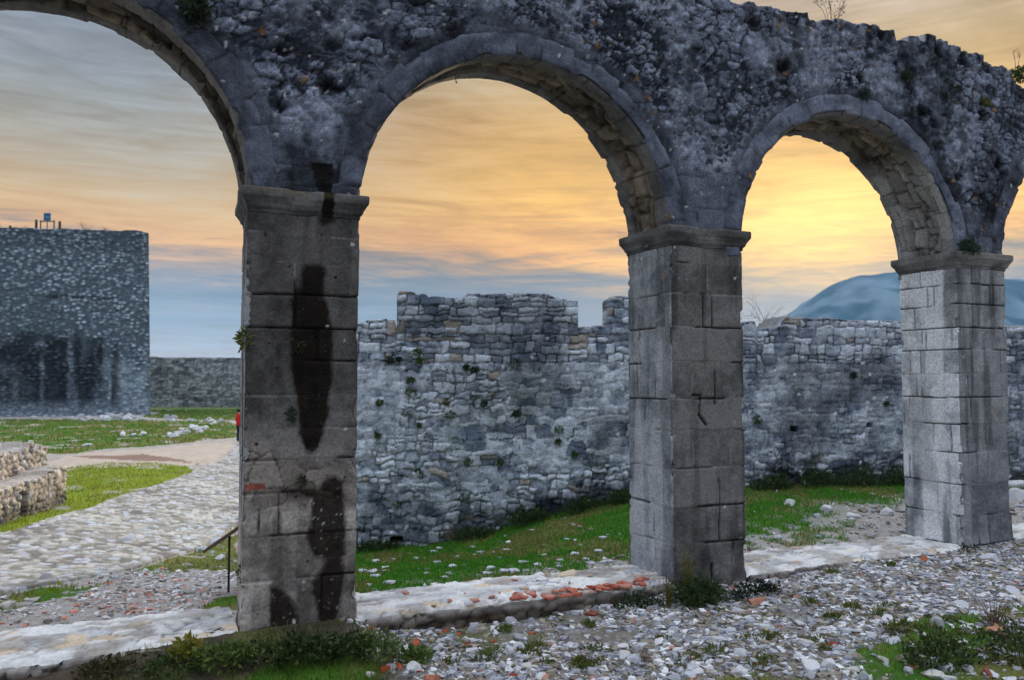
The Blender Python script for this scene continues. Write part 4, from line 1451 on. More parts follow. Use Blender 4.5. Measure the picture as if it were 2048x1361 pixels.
BRICKS = [
    (915, 1246, .05, 'bright red brick lump highest under the tiled ledge', 0), (893, 1264, .045, 'red brick lump below the highest one', 6), (832, 1289, .05, 'orange brick half by the weeds', 1),
    (766, 1342, .05, 'red brick at the bottom edge beside the weeds', 0), (798, 1336, .035, 'small upright red brick between grey stones', 6), (836, 1344, .04, 'red brick on the pale slab', 0),
    (866, 1361, .075, 'orange brick cut by the bottom edge', 4), (920, 1270, .028, 'small crimson brick chip beside the rounded grey stone', 6), (1065, 1268, .028, 'lone red chip in the middle of the gravel', 1),
    (1045, 1310, .022, 'rust chip beside the arrow shaped stone', 3), (1030, 1355, .038, 'orange brick chip at the bottom edge, centre', 0), (1080, 1330, .025, 'pinkish brick chip near the bottom centre', 4),
    (1090, 1358, .05, 'salmon brick cut by the bottom edge, centre', 7), (1183, 1232, .06, 'brown clay lump below the ledge tiles', 5), (1023, 1242, .03, 'brown clay chip under the wooden strip', 3),
    (1508, 1208, .085, 'orange stone block beside the fennel', 7), (1560, 1258, .03, 'red chip on the slope right of the fennel', 1), (1608, 1275, .03, 'pink chip right of the fennel slope', 4),
    (1668, 1294, .055, 'flat crimson tile piece on the lower gravel', 0), (1895, 1176, .042, 'narrow crimson tile piece at the upper gravel', 6), (1832, 1196, .032, 'rust shard leaning on a white stone', 1),
    (1848, 1123, .05, 'orange red tile against the white ledge edge', 1), (1255, 1256, .02, 'tiny pink chip left of the fennel', 4), (1990, 1270, .10, 'triangular clay tile among dry red twigs', 7),
    (1975, 1350, .07, 'red brown clay piece in the bottom right corner', 5), (1345, 1302, .045, 'pale pink brick by the dry brown weeds', 7), (1380, 1322, .035, 'rust lump in the grass by the dry weeds', 3),
    (960, 1345, .03, 'small orange chip on the lower left gravel', 4), (985, 1285, .022, 'tiny red chip left of the lone red chip', 0), (935, 1290, .03, 'red chip between white stones under the ledge', 6),
]
for (u, v, sz, lb, mi) in BRICKS:
    place_stone(u, v, sz, lb, 'broken brick and tile in the rubble', BRICK_MESH[mi], 'brick piece', 'brick_fragment', tilt=.5)

# red tiles bedded along the front edge of the middle ledge
tl = []
for q in range(46):
    u = 1030 + 262 * (q / 45) + rng.uniform(-8, 8)
    v = np.interp(u, [1000, 1100, 1200, 1300], [1203, 1196, 1183, 1168]) - rng.uniform(0, 14)
    tl.append((u, v, rng.uniform(.03, .075)))
for u, v, sz in [(868, 1208, .04), (900, 1200, .035), (950, 1200, .05), (985, 1192, .045), (1030, 1160, .045), (1095, 1148, .035), (810, 1184, .045), (1050, 1176, .05), (930, 1185, .03), (1000, 1185, .03), (1075, 1160, .03), (1140, 1165, .03), (1180, 1150, .03)]:
    tl.append((u, v, sz))
TILE_MESH = []
for k in range(7):
    P, F = slab_shape(905 + k, .15, 5 + k % 3)
    base = [(.46, .13, .085), (.52, .19, .13), (.40, .10, .065), (.56, .26, .19), (.54, .34, .21), (.58, .40, .27), (.48, .22, .16)][k]
    TILE_MESH.append(raw_mesh('tile_fragment', P, F, M_BRICK, mixc(c3(base) * .75, c3(base) * 1.15, fbm(P[:, 0] * 3, P[:, 1] * 3, 0, 906 + k, 3)), smooth=False))
for q, (u, v, sz) in enumerate(tl):
    r = np.random.default_rng(940 + q)
    p = on_z(u, v, .01)
    if q >= 46:
        lab = 'scattered flat tile piece let into the pale stone ledge'
    else:
        lab = 'broken red tile bedded in the row along the ledge edge'
    o = link('tile_fragment', TILE_MESH[r.integers(0, 4) if q < 46 else r.integers(3, 7)])
    o.location = (p[0], p[1], -.002 + r.uniform(0, .012))
    o.rotation_euler = (r.uniform(-.15, .15), r.uniform(-.15, .15), r.uniform(0, 6.28))
    o.scale = (sz, sz, sz * r.uniform(.8, 1.3))
    tag(o, lab, 'tile piece', 'red tiles along the ledge' if q < 46 else 'tile pieces scattered on the ledge')

# more middling stones, alike: scattered over the rubble slope
cnt = 0
r = np.random.default_rng(77)
while cnt < 108:
    u, v = r.uniform(760, 2048), r.uniform(1180, 1361)
    lim = np.interp(u, [760, 1000, 1300, 1500, 1700, 1900, 2048], [1290, 1235, 1215, 1205, 1150, 1125, 1120])
    if v < lim or (1320 < u < 1490 and v < 1262):
        continue
    dens = .35 + .65 * float(fbm(np.array([u / 90.]), np.array([v / 45.]), 0, 78, 2)[0] > .5)
    if r.uniform() > dens:
        continue
    sz = .028 + .045 * r.uniform() ** 2
    if u > 1750 and v < 1250:
        sz *= 1.25
    if u < 1320:
        lb = 'pale stone lying in the rubble between the stained and plain piers'
    elif u < 1700:
        lb = 'pale stone lying on the slope below the plain pier'
    else:
        lb = 'pale stone lying on the slope below the pale pier'
    place_stone(u, v, sz, lb)
    cnt += 1
# stones lying on the grass bank behind the ledge
r = np.random.default_rng(79)
for q in range(48):
    u = r.uniform(722, 1250)
    v = np.interp(u, [715, 1250], [1178, 1128]) - 4 - 62 * r.uniform() ** 2.0
    place_stone(u, v, r.uniform(.03, .10), 'flat white stone in the grass behind the tiled ledge', 'white stones on the grass bank', STONE_MESH[20], tilt=.10, sink=.2)
for (u, v, sz, lb) in [(1655, 1023, .10, 'large grey boulder on the grass behind the white ledge'), (1705, 1035, .11, 'pale flat boulder near the gravel behind the white ledge'), (1580, 1010, .10, 'small white stone alone on the grass before the curtain wall'),
                       (1775, 1030, .12, 'pale slab beside the pale pier, behind the ledge'), (2035, 975, .22, 'white rock in front of the curtain wall at the right edge'), (2036, 1000, .2, 'lower white rock at the right edge')]:
    place_stone(u, v, sz, lb, 'boulders behind the white ledge', STONE_MESH[[9, 4, 0, 20, 8, 12][int(u) % 6]], tilt=.15)
# field stones and rubble lines near the tower
r = np.random.default_rng(83)
for q in range(46):
    u = r.uniform(20, 470)
    v = 838 + 7 * r.normal() * .5 + (u - 250) * .018
    place_stone(u, v, r.uniform(.12, .30), 'grey stone in the low rubble line at the tower foot', 'rubble line below the tower', STONE_MESH[[3, 7, 11, 1, 15, 9][q % 6]], tilt=.25)
for q in range(30):
    t_ = r.uniform()
    u = 330 + 105 * t_ + r.normal() * 9
    v = 875 - 26 * t_ + r.normal() * 3.0
    place_stone(u, v, r.uniform(.08, .22), 'whitish stone of the heap on the grass before the perimeter wall', 'stone heap on the far grass', STONE_MESH[[0, 4, 8, 1][q % 4]], tilt=.25)
for (u, v, sz, lb) in [(175, 893, .17, 'lone white stone on the far grass beside the dirt path'), (42, 896, .16, 'white stone on the grass just above the bench wall'), (60, 887, .13, 'smaller white stone on the grass above the bench wall'), (245, 872, .2, 'left end stone of the pale row on the far grass'),
                       (265, 873, .2, 'second stone of the pale row on the far grass'), (285, 871, .16, 'right end stone of the pale row on the far grass')]:
    place_stone(u, v, sz, lb, 'white stones on the far grass', STONE_MESH[[0, 4, 8][int(u) % 3]], tilt=.2)
# stones along the near edge of the road
for (u, v, sz, lb) in [(235, 1158, .10, 'dark slab in the grass strip beside the road'), (92, 1163, .09, 'pale kerb stone low on the road edge'), (205, 1152, .07, 'blue grey stone in the road edge grass'), (262, 1083, .12, 'pale kerb block further up the road edge'), (190, 1150, .05, 'small kerb stone by the dark slab'),
                       (75, 1210, .06, 'white stone in the grass near the left ledge'), (15, 1215, .08, 'bluish stone at the left edge near the ledge'), (155, 1178, .06, 'flat grey stone below the blue grey stone'), (440, 1118, .09, 'white stone left of the board post'), (360, 1170, .05, 'white stone among the red chips'), (200, 1145, .08, 'grey kerb stone beside the blue grey one'), (405, 1100, .10, 'pale stone under the tilted board'), (430, 1085, .12, 'long pale stone behind the tilted board'), (290, 1145, .06, 'grey stone at the top of the red chips')]:
    place_stone(u, v, sz, lb, 'stones along the road edge', tilt=.2, sink=.35)


# pebbles: uncountable
def scatter_pebbles(name, n, area, keep, smin, smax, seed, tones):
    r = np.random.default_rng(seed)
    x = r.uniform(area[0], area[1], n)
    y = r.uniform(area[2], area[3], n)
    k = keep(x, y, r)
    x, y = x[k], y[k]
    n = len(x)
    z = terrain(x, y)
    sz = smin + (smax - smin) * r.uniform(size=n) ** 3.4
    V0 = np.array([(a_, b_, c_) for a_ in (-1, 1) for b_ in (-1, 1) for c_ in (-1, 1)]) * .72
    F0 = np.array([(0, 1, 3), (0, 3, 2), (4, 6, 7), (4, 7, 5), (0, 4, 5), (0, 5, 1), (2, 3, 7), (2, 7, 6), (0, 2, 6), (0, 6, 4), (1, 5, 7), (1, 7, 3)])
    V = V0[None] + .62 * r.uniform(-1, 1, (n, len(V0), 3))
    V = V * (sz[:, None] * np.stack([r.uniform(.6, 1.4, n), r.uniform(.6, 1.1, n), r.uniform(.30, .8, n)], 1))[:, None, :]
    a = r.uniform(0, 6.28, n)
    ca, sa = np.cos(a)[:, None], np.sin(a)[:, None]
    X = V[..., 0] * ca - V[..., 1] * sa + x[:, None]
    Y = V[..., 0] * sa + V[..., 1] * ca + y[:, None]
    Z = V[..., 2] + (z + sz * .25)[:, None]
    F = (F0[None] + (np.arange(n) * len(V0))[:, None, None]).reshape(-1, 3)
    ti = r.choice(len(tones), n, p=[t_[2] for t_ in tones])
    A = np.array([t_[0] for t_ in tones])[ti]
    B = np.array([t_[1] for t_ in tones])[ti]
    c = A + (B - A) * r.uniform(size=(n, 1))
    c = np.repeat(c, len(V0), 0)
    me = raw_mesh(name, np.stack([X, Y, Z], -1).reshape(-1, 3), F, M_ROCK, c, smooth=False)
    return tag(link(name, me), kind='stuff')


TONES = [((.46, .47, .50), (.72, .72, .74), .27), ((.22, .23, .26), (.42, .43, .48), .34), ((.15, .13, .105), (.34, .30, .25), .38), ((.36, .12, .08), (.50, .22, .15), .01)]


def keep_front(x, y, r):
    g = ground_masks(x, y)[0]
    n = fbm(x * 1.5, y * 1.5, 0, 79, 3)
    p = np.clip(.72 + 3.0 * (n - .44), .22, 1) * np.where(g > .4, .08, 1)
    left = sstep(1.3, 2.1, x + (y - 5.8) * .2)
    return (r.uniform(size=len(x)) < p * left) & (y < 6.32)


scatter_pebbles('gravel', 82000, (1.0, 9.6, 3.0, 6.35), keep_front, .004, .036, 911, TONES)


def keep_back(x, y, r):
    g = ground_masks(x, y)[0]
    dn = (x - WA[0]) * WN[0] + (y - WA[1]) * WN[1]
    return (r.uniform(size=len(x)) < np.where(g > .5, .06, .8)) & (dn > .4) & (y > 7.12)


scatter_pebbles('gravel', 6000, (1.5, 12, 7.1, 11), keep_back, .012, .05, 912, TONES)
RT = [((.48, .48, .49), (.64, .63, .63), .62), ((.48, .15, .10), (.60, .28, .21), .38)]


def keep_left(x, y, r):
    g = ground_masks(x, y)[0]
    road = in_poly(x, y, ROAD_POLY)
    red = in_poly(x, y, REDCHIP, .3, 1.5, 69)
    return (r.uniform(size=len(x)) < np.where(red, 1, .55)) & ~road & (g < .6) & (y > 7.15)


scatter_pebbles('gravel', 15000, (-2.4, 1.6, 7.15, 12.5), keep_left, .007, .036, 913, [(RT[0][0], RT[0][1], .50), ((.24, .23, .22), (.40, .38, .35), .42), (RT[1][0], RT[1][1], .08)])


# ---------------------------------------------------------------- grass
def blades(name, n, area, keep, h, wd, seed, ca, cb, lean=.5, zoff=-.01):
    r = np.random.default_rng(seed)
    x = r.uniform(area[0], area[1], n)
    y = r.uniform(area[2], area[3], n)
    k = keep(x, y, r)
    x, y = x[k], y[k]
    n = len(x)
    z = terrain(x, y) + zoff
    cl = fbm(x * 3, y * 3, 0, seed, 3)
    hh = h * r.uniform(.4, 1.2, n) * (.45 + 1.1 * cl)
    a = r.uniform(0, 6.28, n)
    ln = r.uniform(.1, 1, n) * lean * hh
    la = r.uniform(0, 6.28, n)
    w_ = wd * r.uniform(.6, 1.3, n)
    P = np.zeros((n, 5, 3))
    bx, by = np.cos(a) * w_, np.sin(a) * w_
    mx, my = np.cos(la) * ln, np.sin(la) * ln
    P[:, 0] = np.stack([x - bx, y - by, z], 1)
    P[:, 1] = np.stack([x + bx, y + by, z], 1)
    P[:, 2] = np.stack([x + bx * .7 + mx * .35, y + by * .7 + my * .35, z + hh * .62], 1)
    P[:, 3] = np.stack([x - bx * .7 + mx * .35, y - by * .7 + my * .35, z + hh * .62], 1)
    P[:, 4] = np.stack([x + mx, y + my, z + hh * (1 - .2 * r.uniform(size=n))], 1)
    o_ = (np.arange(n) * 5)[:, None]
    T = np.concatenate([o_ + np.array([0, 1, 2]), o_ + np.array([0, 2, 3]), o_ + np.array([3, 2, 4])])
    t_ = np.clip(.55 * r.uniform(size=n) + .9 * (cl - .3), 0, 1)
    c = mixc(ca, cb, t_)
    dry = r.uniform(size=n) < .08 + .55 * sstep(.45, .60, fbm(x * 1.6, y * 1.6, 0, 54, 4))
    c = np.where(dry[:, None], mixc((.16, .17, .04), (.28, .23, .10), r.uniform(size=n)), c)
    me = raw_mesh(name, P.reshape(-1, 3), T, M_GRASS, np.repeat(c, 5, 0), smooth=False)
    return tag(link(name, me), kind='stuff')


def kmask(th=.5, p=1.0):
    def f(x, y, r):
        return (ground_masks(x, y)[0] > th) & (r.uniform(size=len(x)) < p) & ~in_poly(x, y, ROAD_POLY)
    return f


blades('grass', 60000, (-1.5, 9.0, 2.8, 6.25), kmask(.45), .05, .0026, 921, (.05, .13, .012), (.17, .30, .03))
blades('grass', 26000, (-.6, 1.9, 4.4, 6.2), lambda x, y, r: (in_poly(x, y, pxpoly([(150, 1400), (330, 1318), (480, 1285), (700, 1278), (800, 1300), (790, 1345), (740, 1400), (700, 1600), (150, 1600)], -.2), .12, 2.5, 62)) & (r.uniform(size=len(x)) < .25 + .75 * sstep(5.7, 5.2, y)), .075, .0030, 925, (.03, .06, .012), (.13, .20, .03), lean=.9)
blades('grass', 90000, (1.55, 13.0, 7.1, 12.2), lambda x, y, r: kmask(.4)(x, y, r) & (((x - WA[0]) * WN[0] + (y - WA[1]) * WN[1]) > .0), .055, .006, 922, (.03, .17, .012), (.11, .36, .025))
blades('grass', 60000, (-6, 2.2, 7.1, 26), kmask(.45), .06, .008, 923, (.15, .25, .015), (.34, .42, .04))
blades('grass', 40000, (-16, 9, 24, 60), kmask(.45, .9), .10, .022, 924, (.04, .15, .015), (.13, .28, .03))


# ---------------------------------------------------------------- plants
def leaf_cloud(r, n, centre, rad, size, ca, cb, up=.5, aspect=.45, squash=1.0, shell=.3):
    """many folded leaf blades spread through a crown volume"""
    d = r.normal(size=(n, 3))
    d /= np.linalg.norm(d, axis=1, keepdims=True)
    q = r.uniform(shell, 1, n) ** .6
    lump = .62 + .75 * fbm(d[:, 0] * 2.3 + centre[0] * 7, d[:, 1] * 2.3, d[:, 2] * 2.3, int(r.integers(1000)), 2)
    P = d * (q * lump)[:, None] * np.array(rad)
    P[:, 2] = np.abs(P[:, 2]) * squash if squash >= 0 else P[:, 2]
    P = P + np.array(centre)
    ax_ = r.normal(size=(n, 3)) + d * .8 + np.array([0, 0, up])
    ax_ /= np.linalg.norm(ax_, axis=1, keepdims=True)
    sd = np.cross(ax_, r.normal(size=(n, 3)))
    sd /= np.linalg.norm(sd, axis=1, keepdims=True)
    nm = np.cross(ax_, sd)
    L = size * r.uniform(.55, 1.3, n)[:, None]
    W = L * aspect
    V = np.stack([P, P + ax_ * L * .5 + sd * W * .5 + nm * W * .15, P + ax_ * L, P + ax_ * L * .5 - sd * W * .5 + nm * W * .15], 1)
    F = (np.arange(n) * 4)[:, None] + np.array([0, 1, 2, 3])
    c = mixc(ca, cb, np.clip(r.uniform(size=n) * .7 + .5 * (lump - .9), 0, 1))
    return V.reshape(-1, 3), F, np.repeat(c, 4, 0)


def clump(name, pos, rad, n, size, ca, cb, label, cat='plant', group=None, seed=0, stems=5, aspect=.45, squash=1.0, stem_c=(.10, .085, .05), up=.5):
    r = np.random.default_rng(1000 + seed)
    e = empty(name, pos)
    tag(e, label, cat, group)
    V, F, c = leaf_cloud(r, n, (0, 0, 0), rad, size, ca, cb, aspect=aspect, squash=squash, up=up)
    link('foliage', raw_mesh('foliage', V, F, M_LEAF, c, smooth=False), e)
    mb = Mesh()
    for k in range(stems):
        d = r.normal(size=3)
        d[2] = abs(d[2]) + .3
        d = d / np.linalg.norm(d) * np.array(rad) * .85
        mb.tube([(0, 0, -.01), d * .5 + r.normal(size=3) * .05 * min(rad), d], [size * .06, size * .05, size * .02], stem_c, 4)
    mb.build('stem', M_STEM, e)
    return e


# weeds under the first pier
WEED_G = 'weeds below the stained pier'
dk_a, dk_b = (.014, .026, .009), (.085, .13, .03)
br_a, br_b = (.05, .09, .015), (.16, .22, .05)
for k, (u, v, rx, rz, n, a, b, lb) in enumerate([
    (755, 1312, .20, .15, 620, br_a, (.20, .27, .10), 'bright round weed clump at the right corner of the stained pier'),
    (690, 1305, .20, .12, 520, dk_a, dk_b, 'dark low weed clump in front of the stained pier'),
    (600, 1312, .24, .12, 600, dk_a, dk_b, 'dark weed clump under the middle of the stained pier'),
    (520, 1320, .22, .13, 560, dk_a, br_b, 'leafy weed clump at the left corner of the stained pier'),
    (440, 1328, .20, .12, 500, br_a, br_b, 'mixed green weed clump left of the stained pier'),
    (375, 1318, .10, .12, 240, (.12, .13, .02), (.34, .30, .04), 'yellowing weed sprig before the left ledge'),
    (340, 1345, .22, .11, 480, dk_a, dk_b, 'dark weeds before the left ledge at the bottom edge'),
    (210, 1345, .18, .07, 300, (.04, .03, .015), (.10, .09, .03), 'brown withered weeds below the left ledge'),
    (830, 1320, .12, .06, 200, br_a, br_b, 'small weed patch left of the red bricks'),
]):
    clump('weed_clump', ground_at(u, v), (rx * 1.05, rx * .8, rz * 1.1), n, .036 + .010 * (k % 3), a, b, lb, 'weeds', WEED_G, k, aspect=.55)


def strands(name, pos, n, length, spread, ca, cb, label, cat, group=None, seed=0, feather=True, droop=.6, dirn=None, rad=.0016):
    """arching thin stalks with short side leaflets (fennel-like)"""
    r = np.random.default_rng(1200 + seed)
    e = empty(name, pos)
    tag(e, label, cat, group)
    mb = Mesh()
    Vs, Cs = [], []
    for k in range(n):
        a = r.uniform(0, 6.28)
        L = length * r.uniform(.5, 1.15)
        out = spread * r.uniform(.2, 1.0)
        b0 = np.array([r.normal() * spread * .16, r.normal() * spread * .12, -.02])
        d = np.array([math.cos(a), math.sin(a) * .7, 0]) * out
        if dirn is not None:
            d = d * .6 + np.array(dirn) * out
        tt = np.linspace(0, 1, 6)
        pts = b0 + np.outer(tt ** 1.4, d) + np.outer(tt - droop * tt ** 3 * out / max(length, .01) * .8, (0, 0, L))
        tone = mixc(ca, cb, np.array([r.uniform()]))[0]
        mb.tube(pts, np.linspace(rad * 1.4, rad * .5, 6), tone * .8, 3)
        if feather:
            m_n = 34
            q = r.uniform(.25, 1, m_n)
            B = np.stack([np.interp(q, tt, pts[:, i]) for i in range(3)], 1)
            dd = r.normal(size=(m_n, 3)) + np.array([0, 0, .5])
            dd /= np.linalg.norm(dd, axis=1, keepdims=True)
            ll = (length * .16 * r.uniform(.4, 1, m_n))[:, None]
            sd = np.cross(dd, r.normal(size=(m_n, 3)))
            sd = sd / np.linalg.norm(sd, axis=1, keepdims=True) * .0032
            Vs.append(np.stack([B - sd, B + sd, B + dd * ll], 1).reshape(-1, 3))
            Cs.append(np.repeat(tone[None] * r.uniform(.7, 1.2, (m_n, 1)), 3, 0))
    if Vs:
        V = np.concatenate(Vs)
        link('foliage', raw_mesh('foliage', V, np.arange(len(V)).reshape(-1, 3), M_LEAF, np.concatenate(Cs), smooth=False), e)
    mb.build('stalk', M_STEM, e)
    return e


fp = ground_at(1392, 1212)
strands('fennel_plant', fp + np.array([0, -.05, 0]), 190, .40, .36, (.018, .040, .012), (.065, .10, .03), 'big drooping dark green fennel at the foot of the plain pier', 'plant', None, 1, droop=1.5)
strands('fennel_plant', fp + np.array([-.10, -.02, 0.02]), 14, .46, .08, (.10, .11, .025), (.24, .23, .05), 'tall yellow green fennel shoot against the plain pier', 'plant', None, 2, droop=.2)
strands('fennel_plant', fp + np.array([-.28, .0, 0.02]), 16, .27, .07, (.10, .10, .025), (.26, .22, .06), 'shorter yellowish fennel shoot at the plain pier corner', 'plant', None, 3, droop=.2)
clump('ivy_plant', ground_at(1520, 1195) + np.array([0, .05, 0]), (.30, .12, .13), 520, .04, (.008, .016, .010), (.03, .05, .03), 'dark ivy under the ledge right of the fennel', 'ivy', None, 21)
clump('ivy_plant', ground_at(1275, 1215), (.22, .14, .10), 420, .04, (.012, .022, .010), (.05, .075, .03), 'dark ivy under the tiled ledge left of the fennel', 'ivy', None, 22)
clump('ivy_plant', on_y(1935, 1112, YF - .06), (.20, .10, .10), 420, .04, (.015, .03, .012), (.06, .09, .03), 'dark ivy spreading at the foot of the pale pier', 'ivy', None, 23)
clump('ivy_plant', on_y(1990, 1108, YF - .08), (.16, .10, .05), 220, .04, (.015, .03, .012), (.06, .09, .03), 'low ivy strip right of the pale pier foot', 'ivy', None, 24)
clump('bramble_bush', ground_at(1878, 1325), (.27, .20, .20), 900, .042, (.020, .038, .012), (.10, .14, .03), 'leafy bramble bush in the lower right grass', 'bush', None, 25, stems=12)
clump('bramble_bush', ground_at(2040, 1320), (.30, .22, .24), 800, .042, (.018, .034, .012), (.09, .12, .03), 'bramble bush cut by the right edge near the bottom', 'bush', None, 26, stems=10)
clump('bramble_bush', ground_at(1800, 1262), (.16, .10, .07), 260, .035, (.05, .07, .015), (.17, .20, .04), 'low yellow green scrub left of the upright pale shard', 'bush', None, 27)
strands('dry_twigs', ground_at(1992, 1262), 46, .26, .16, (.10, .055, .045), (.22, .13, .11), 'dry reddish twigs around the clay tile at the right', 'dry plant', None, 5, feather=False, droop=.1, rad=.0022)
strands('dry_twigs', ground_at(1290, 1325), 36, .12, .10, (.16, .10, .06), (.32, .22, .15), 'dry brown weeds near the bottom grass edge', 'dry plant', None, 6, feather=False, droop=.2, rad=.002)
for k, (u, v, s_, lb) in enumerate([(985, 1315, .10, 'green tuft left of the arrow shaped stone'), (1070, 1300, .09, 'green tuft right of the arrow shaped stone'), (1160, 1330, .06, 'small tuft on the central gravel'), (1620, 1210, .06, 'yellow green tuft on the open gravel slope'), (1665, 1150, .055, 'tiny tuft just below the white ledge'), (1780, 1135, .055, 'tiny tuft at the white ledge edge'),
                                    (1705, 1220, .07, 'low tuft beside the grey white stone'), (1760, 1235, .09, 'yellow green tuft above the bramble'), (1010, 1265, .06, 'small tuft below the wooden strip'), (1430, 1310, .10, 'grass tuft below the fennel stones'), (1180, 1255, .05, 'little tuft beside the brown clay lump'), (1660, 1240, .055, 'little tuft in the middle of the right gravel')]):
    clump('grass_tuft', ground_at(u, v), (s_, s_ * .8, s_ * .6), 150, .05, (.05, .085, .012), (.20, .23, .04), lb, 'grass tuft', 'tufts in the gravel', 40 + k, stems=3, aspect=.16, up=1.4)

r = np.random.default_rng(91)
for k in range(26):
    u = r.uniform(860, 1980)
    v = r.uniform(np.interp(u, [860, 1300, 1500, 1700, 2000], [1310, 1270, 1270, 1190, 1180]), 1340)
    s_ = r.uniform(.04, .09)
    side_ = 'between the stained and plain piers' if u < 1320 else ('below the plain pier' if u < 1700 else 'below the pale pier')
    clump('grass_tuft', ground_at(u, v), (s_ * 1.3, s_, s_ * .45), 130, .035, (.06, .08, .015), (.19, .21, .05), 'low olive green tuft in the rubble ' + side_, 'grass tuft', 'tufts in the gravel', 200 + k, stems=2, aspect=.3, up=.8)

# plants on the arcade
WG = 'plants rooted in the arcade wall'
for k, (u, v, Y, rx, rz, n, sz, a, b, lb) in enumerate([
    (392, 18, YF - .03, .10, .10, 320, .05, (.012, .024, .012), (.05, .07, .03), 'dark plant above the left arch at the top edge'),
    (1938, 497, YF - .04, .14, .09, 320, .05, (.015, .04, .025), (.06, .11, .06), 'leafy plant growing on the cornice of the pale pier'),
    (1812, 152, YF - .02, .06, .07, 140, .04, (.015, .03, .012), (.05, .07, .03), 'dark tuft in the rubble near the top right'),
    (1728, 190, YF - .02, .05, .06, 120, .04, (.012, .03, .012), (.04, .06, .03), 'dark tuft just above the third arch crown'),
    (1970, 205, YF - .02, .05, .05, 120, .04, (.08, .09, .015), (.22, .20, .04), 'yellow green tuft high on the right wall'),
    (1915, 180, YF - .02, .04, .04, 90, .035, (.015, .03, .012), (.05, .07, .03), 'small dark tuft left of the yellow green one'),
    (491, 682, YF + .02, .05, .09, 130, .05, (.06, .08, .02), (.22, .24, .08), 'small plant on the left side of the stained pier'),
    (596, 692, YF - .01, .045, .06, 90, .04, (.02, .03, .01), (.06, .07, .025), 'brownish fern tuft in the black stain'),
    (582, 835, YF - .01, .03, .08, 90, .035, (.015, .04, .02), (.05, .09, .04), 'narrow green tuft beside the black stain'),
    (604, 965, YF - .01, .025, .05, 70, .03, (.015, .035, .015), (.05, .08, .03), 'tiny green tuft in the crack below the stain'),
    (482, 1150, YF + .05, .03, .07, 80, .035, (.04, .08, .02), (.12, .16, .05), 'small green tuft low on the stained pier side'),
    (2040, 150, YF + .10, .10, .09, 240, .06, (.03, .05, .012), (.12, .14, .04), 'green plant on the wall top at the right edge'),
]):
    clump('wall_plant', on_y(u, v, Y), (rx, min(rx, .05) if Y < YF + .01 else rx, rz), n, sz, a, b, lb, 'plant', WG, 60 + k, squash=-1, stems=4)
strands('hanging_stalk', on_y(912, 158, YF + .55), 1, -.14, .10, (.05, .03, .02), (.06, .04, .03), 'thin dead stalk hanging from the wide arch', 'dry plant', None, 7, feather=False, rad=.004, dirn=(-.5, 0, 0))


def bare_shrub(name, pos, h, spread, seed, label, cat, nst=9, c=(.06, .05, .045), rad=.012, tips=True, tipc=(.14, .11, .08)):
    r = np.random.default_rng(1500 + seed)
    e = empty(name, pos)
    tag(e, label, cat)
    tr, tw = Mesh(), Mesh()

    def grow(p, d, L, rd, lev):
        pts = [p]
        q = p.copy()
        dd = d.copy()
        for i in range(4):
            dd = dd + r.normal(size=3) * .16 + np.array([0, 0, .05])
            dd /= np.linalg.norm(dd)
            q = q + dd * L / 4
            pts.append(q)
        (tr if lev == 0 else tw).tube(pts, np.linspace(rd, rd * .5, 5), c if lev < 2 else tipc, 4 if lev else 5)
        if lev < 3:
            for k in range(r.integers(2, 5)):
                j = r.integers(1, 5)
                nd = dd + r.normal(size=3) * .55
                nd /= np.linalg.norm(nd)
                grow(pts[j], nd, L * r.uniform(.45, .7), rd * .5, lev + 1)
    for k in range(nst):
        d = np.array([r.normal() * spread, r.normal() * spread * .6, 1.0])
        d /= np.linalg.norm(d)
        grow(np.array([r.normal() * .05, r.normal() * .05, 0.0]), d, h * r.uniform(.4, .62), rad, 0)
    tr.build('trunk', M_STEM, e)
    tw.build('twigs', M_STEM, e)
    return e


q = at_depth(1512, 690, 15.5)
bare_shrub('bare_shrub', (q[0], q[1], q[2] - .2), 1.25, .55, 1, 'leafless shrub rising behind the curtain wall beside the plain pier', 'shrub', 7, rad=.010)
q = at_depth(-22, 458, TD + 3)
bare_shrub('bare_shrub', (q[0], q[1], TH_ - .2), 2.6, .5, 2, 'leafless shrub on the tower top at the left frame edge', 'shrub', 6, rad=.03)


def seed_stalks(pos, n, h, spread, seed, label, rad=.004, heads=True, name='dry_stalks'):
    r = np.random.default_rng(1600 + seed)
    e = empty(name, pos)
    tag(e, label, 'dry plant')
    st, hd = Mesh(), Mesh()
    for k in range(n):
        L = h * r.uniform(.4, 1.0)
        a = np.array([r.uniform(-1, 1) * spread, r.uniform(-.5, .5) * spread, 0])
        pts = [np.array([a[0] * .25, a[1] * .3, -.03]), np.array([a[0] * .5, a[1] * .5, L * .55]), np.array([a[0] * .95, a[1], L])]
        st.tube(pts, [rad, rad * .8, rad * .5], (.13, .11, .09), 4)
        for b in range(4):
            t_ = r.uniform(.5, 1)
            p0 = pts[1] + (pts[2] - pts[1]) * (t_ - .5) * 2
            p1 = p0 + np.array([r.normal() * .07, r.normal() * .05, r.uniform(.03, .10)]) * h / .4
            st.tube([p0, p1], [rad * .6, rad * .35], (.15, .13, .11), 3)
            if heads:
                V = ICO1[0] * rad * 2.6 + p1
                hd.add(V, ICO1[1].tolist(), (.20, .17, .14))
    st.build('stalk', M_STEM, e)
    if heads:
        hd.build('seed_head', M_STEM, e)
    return e


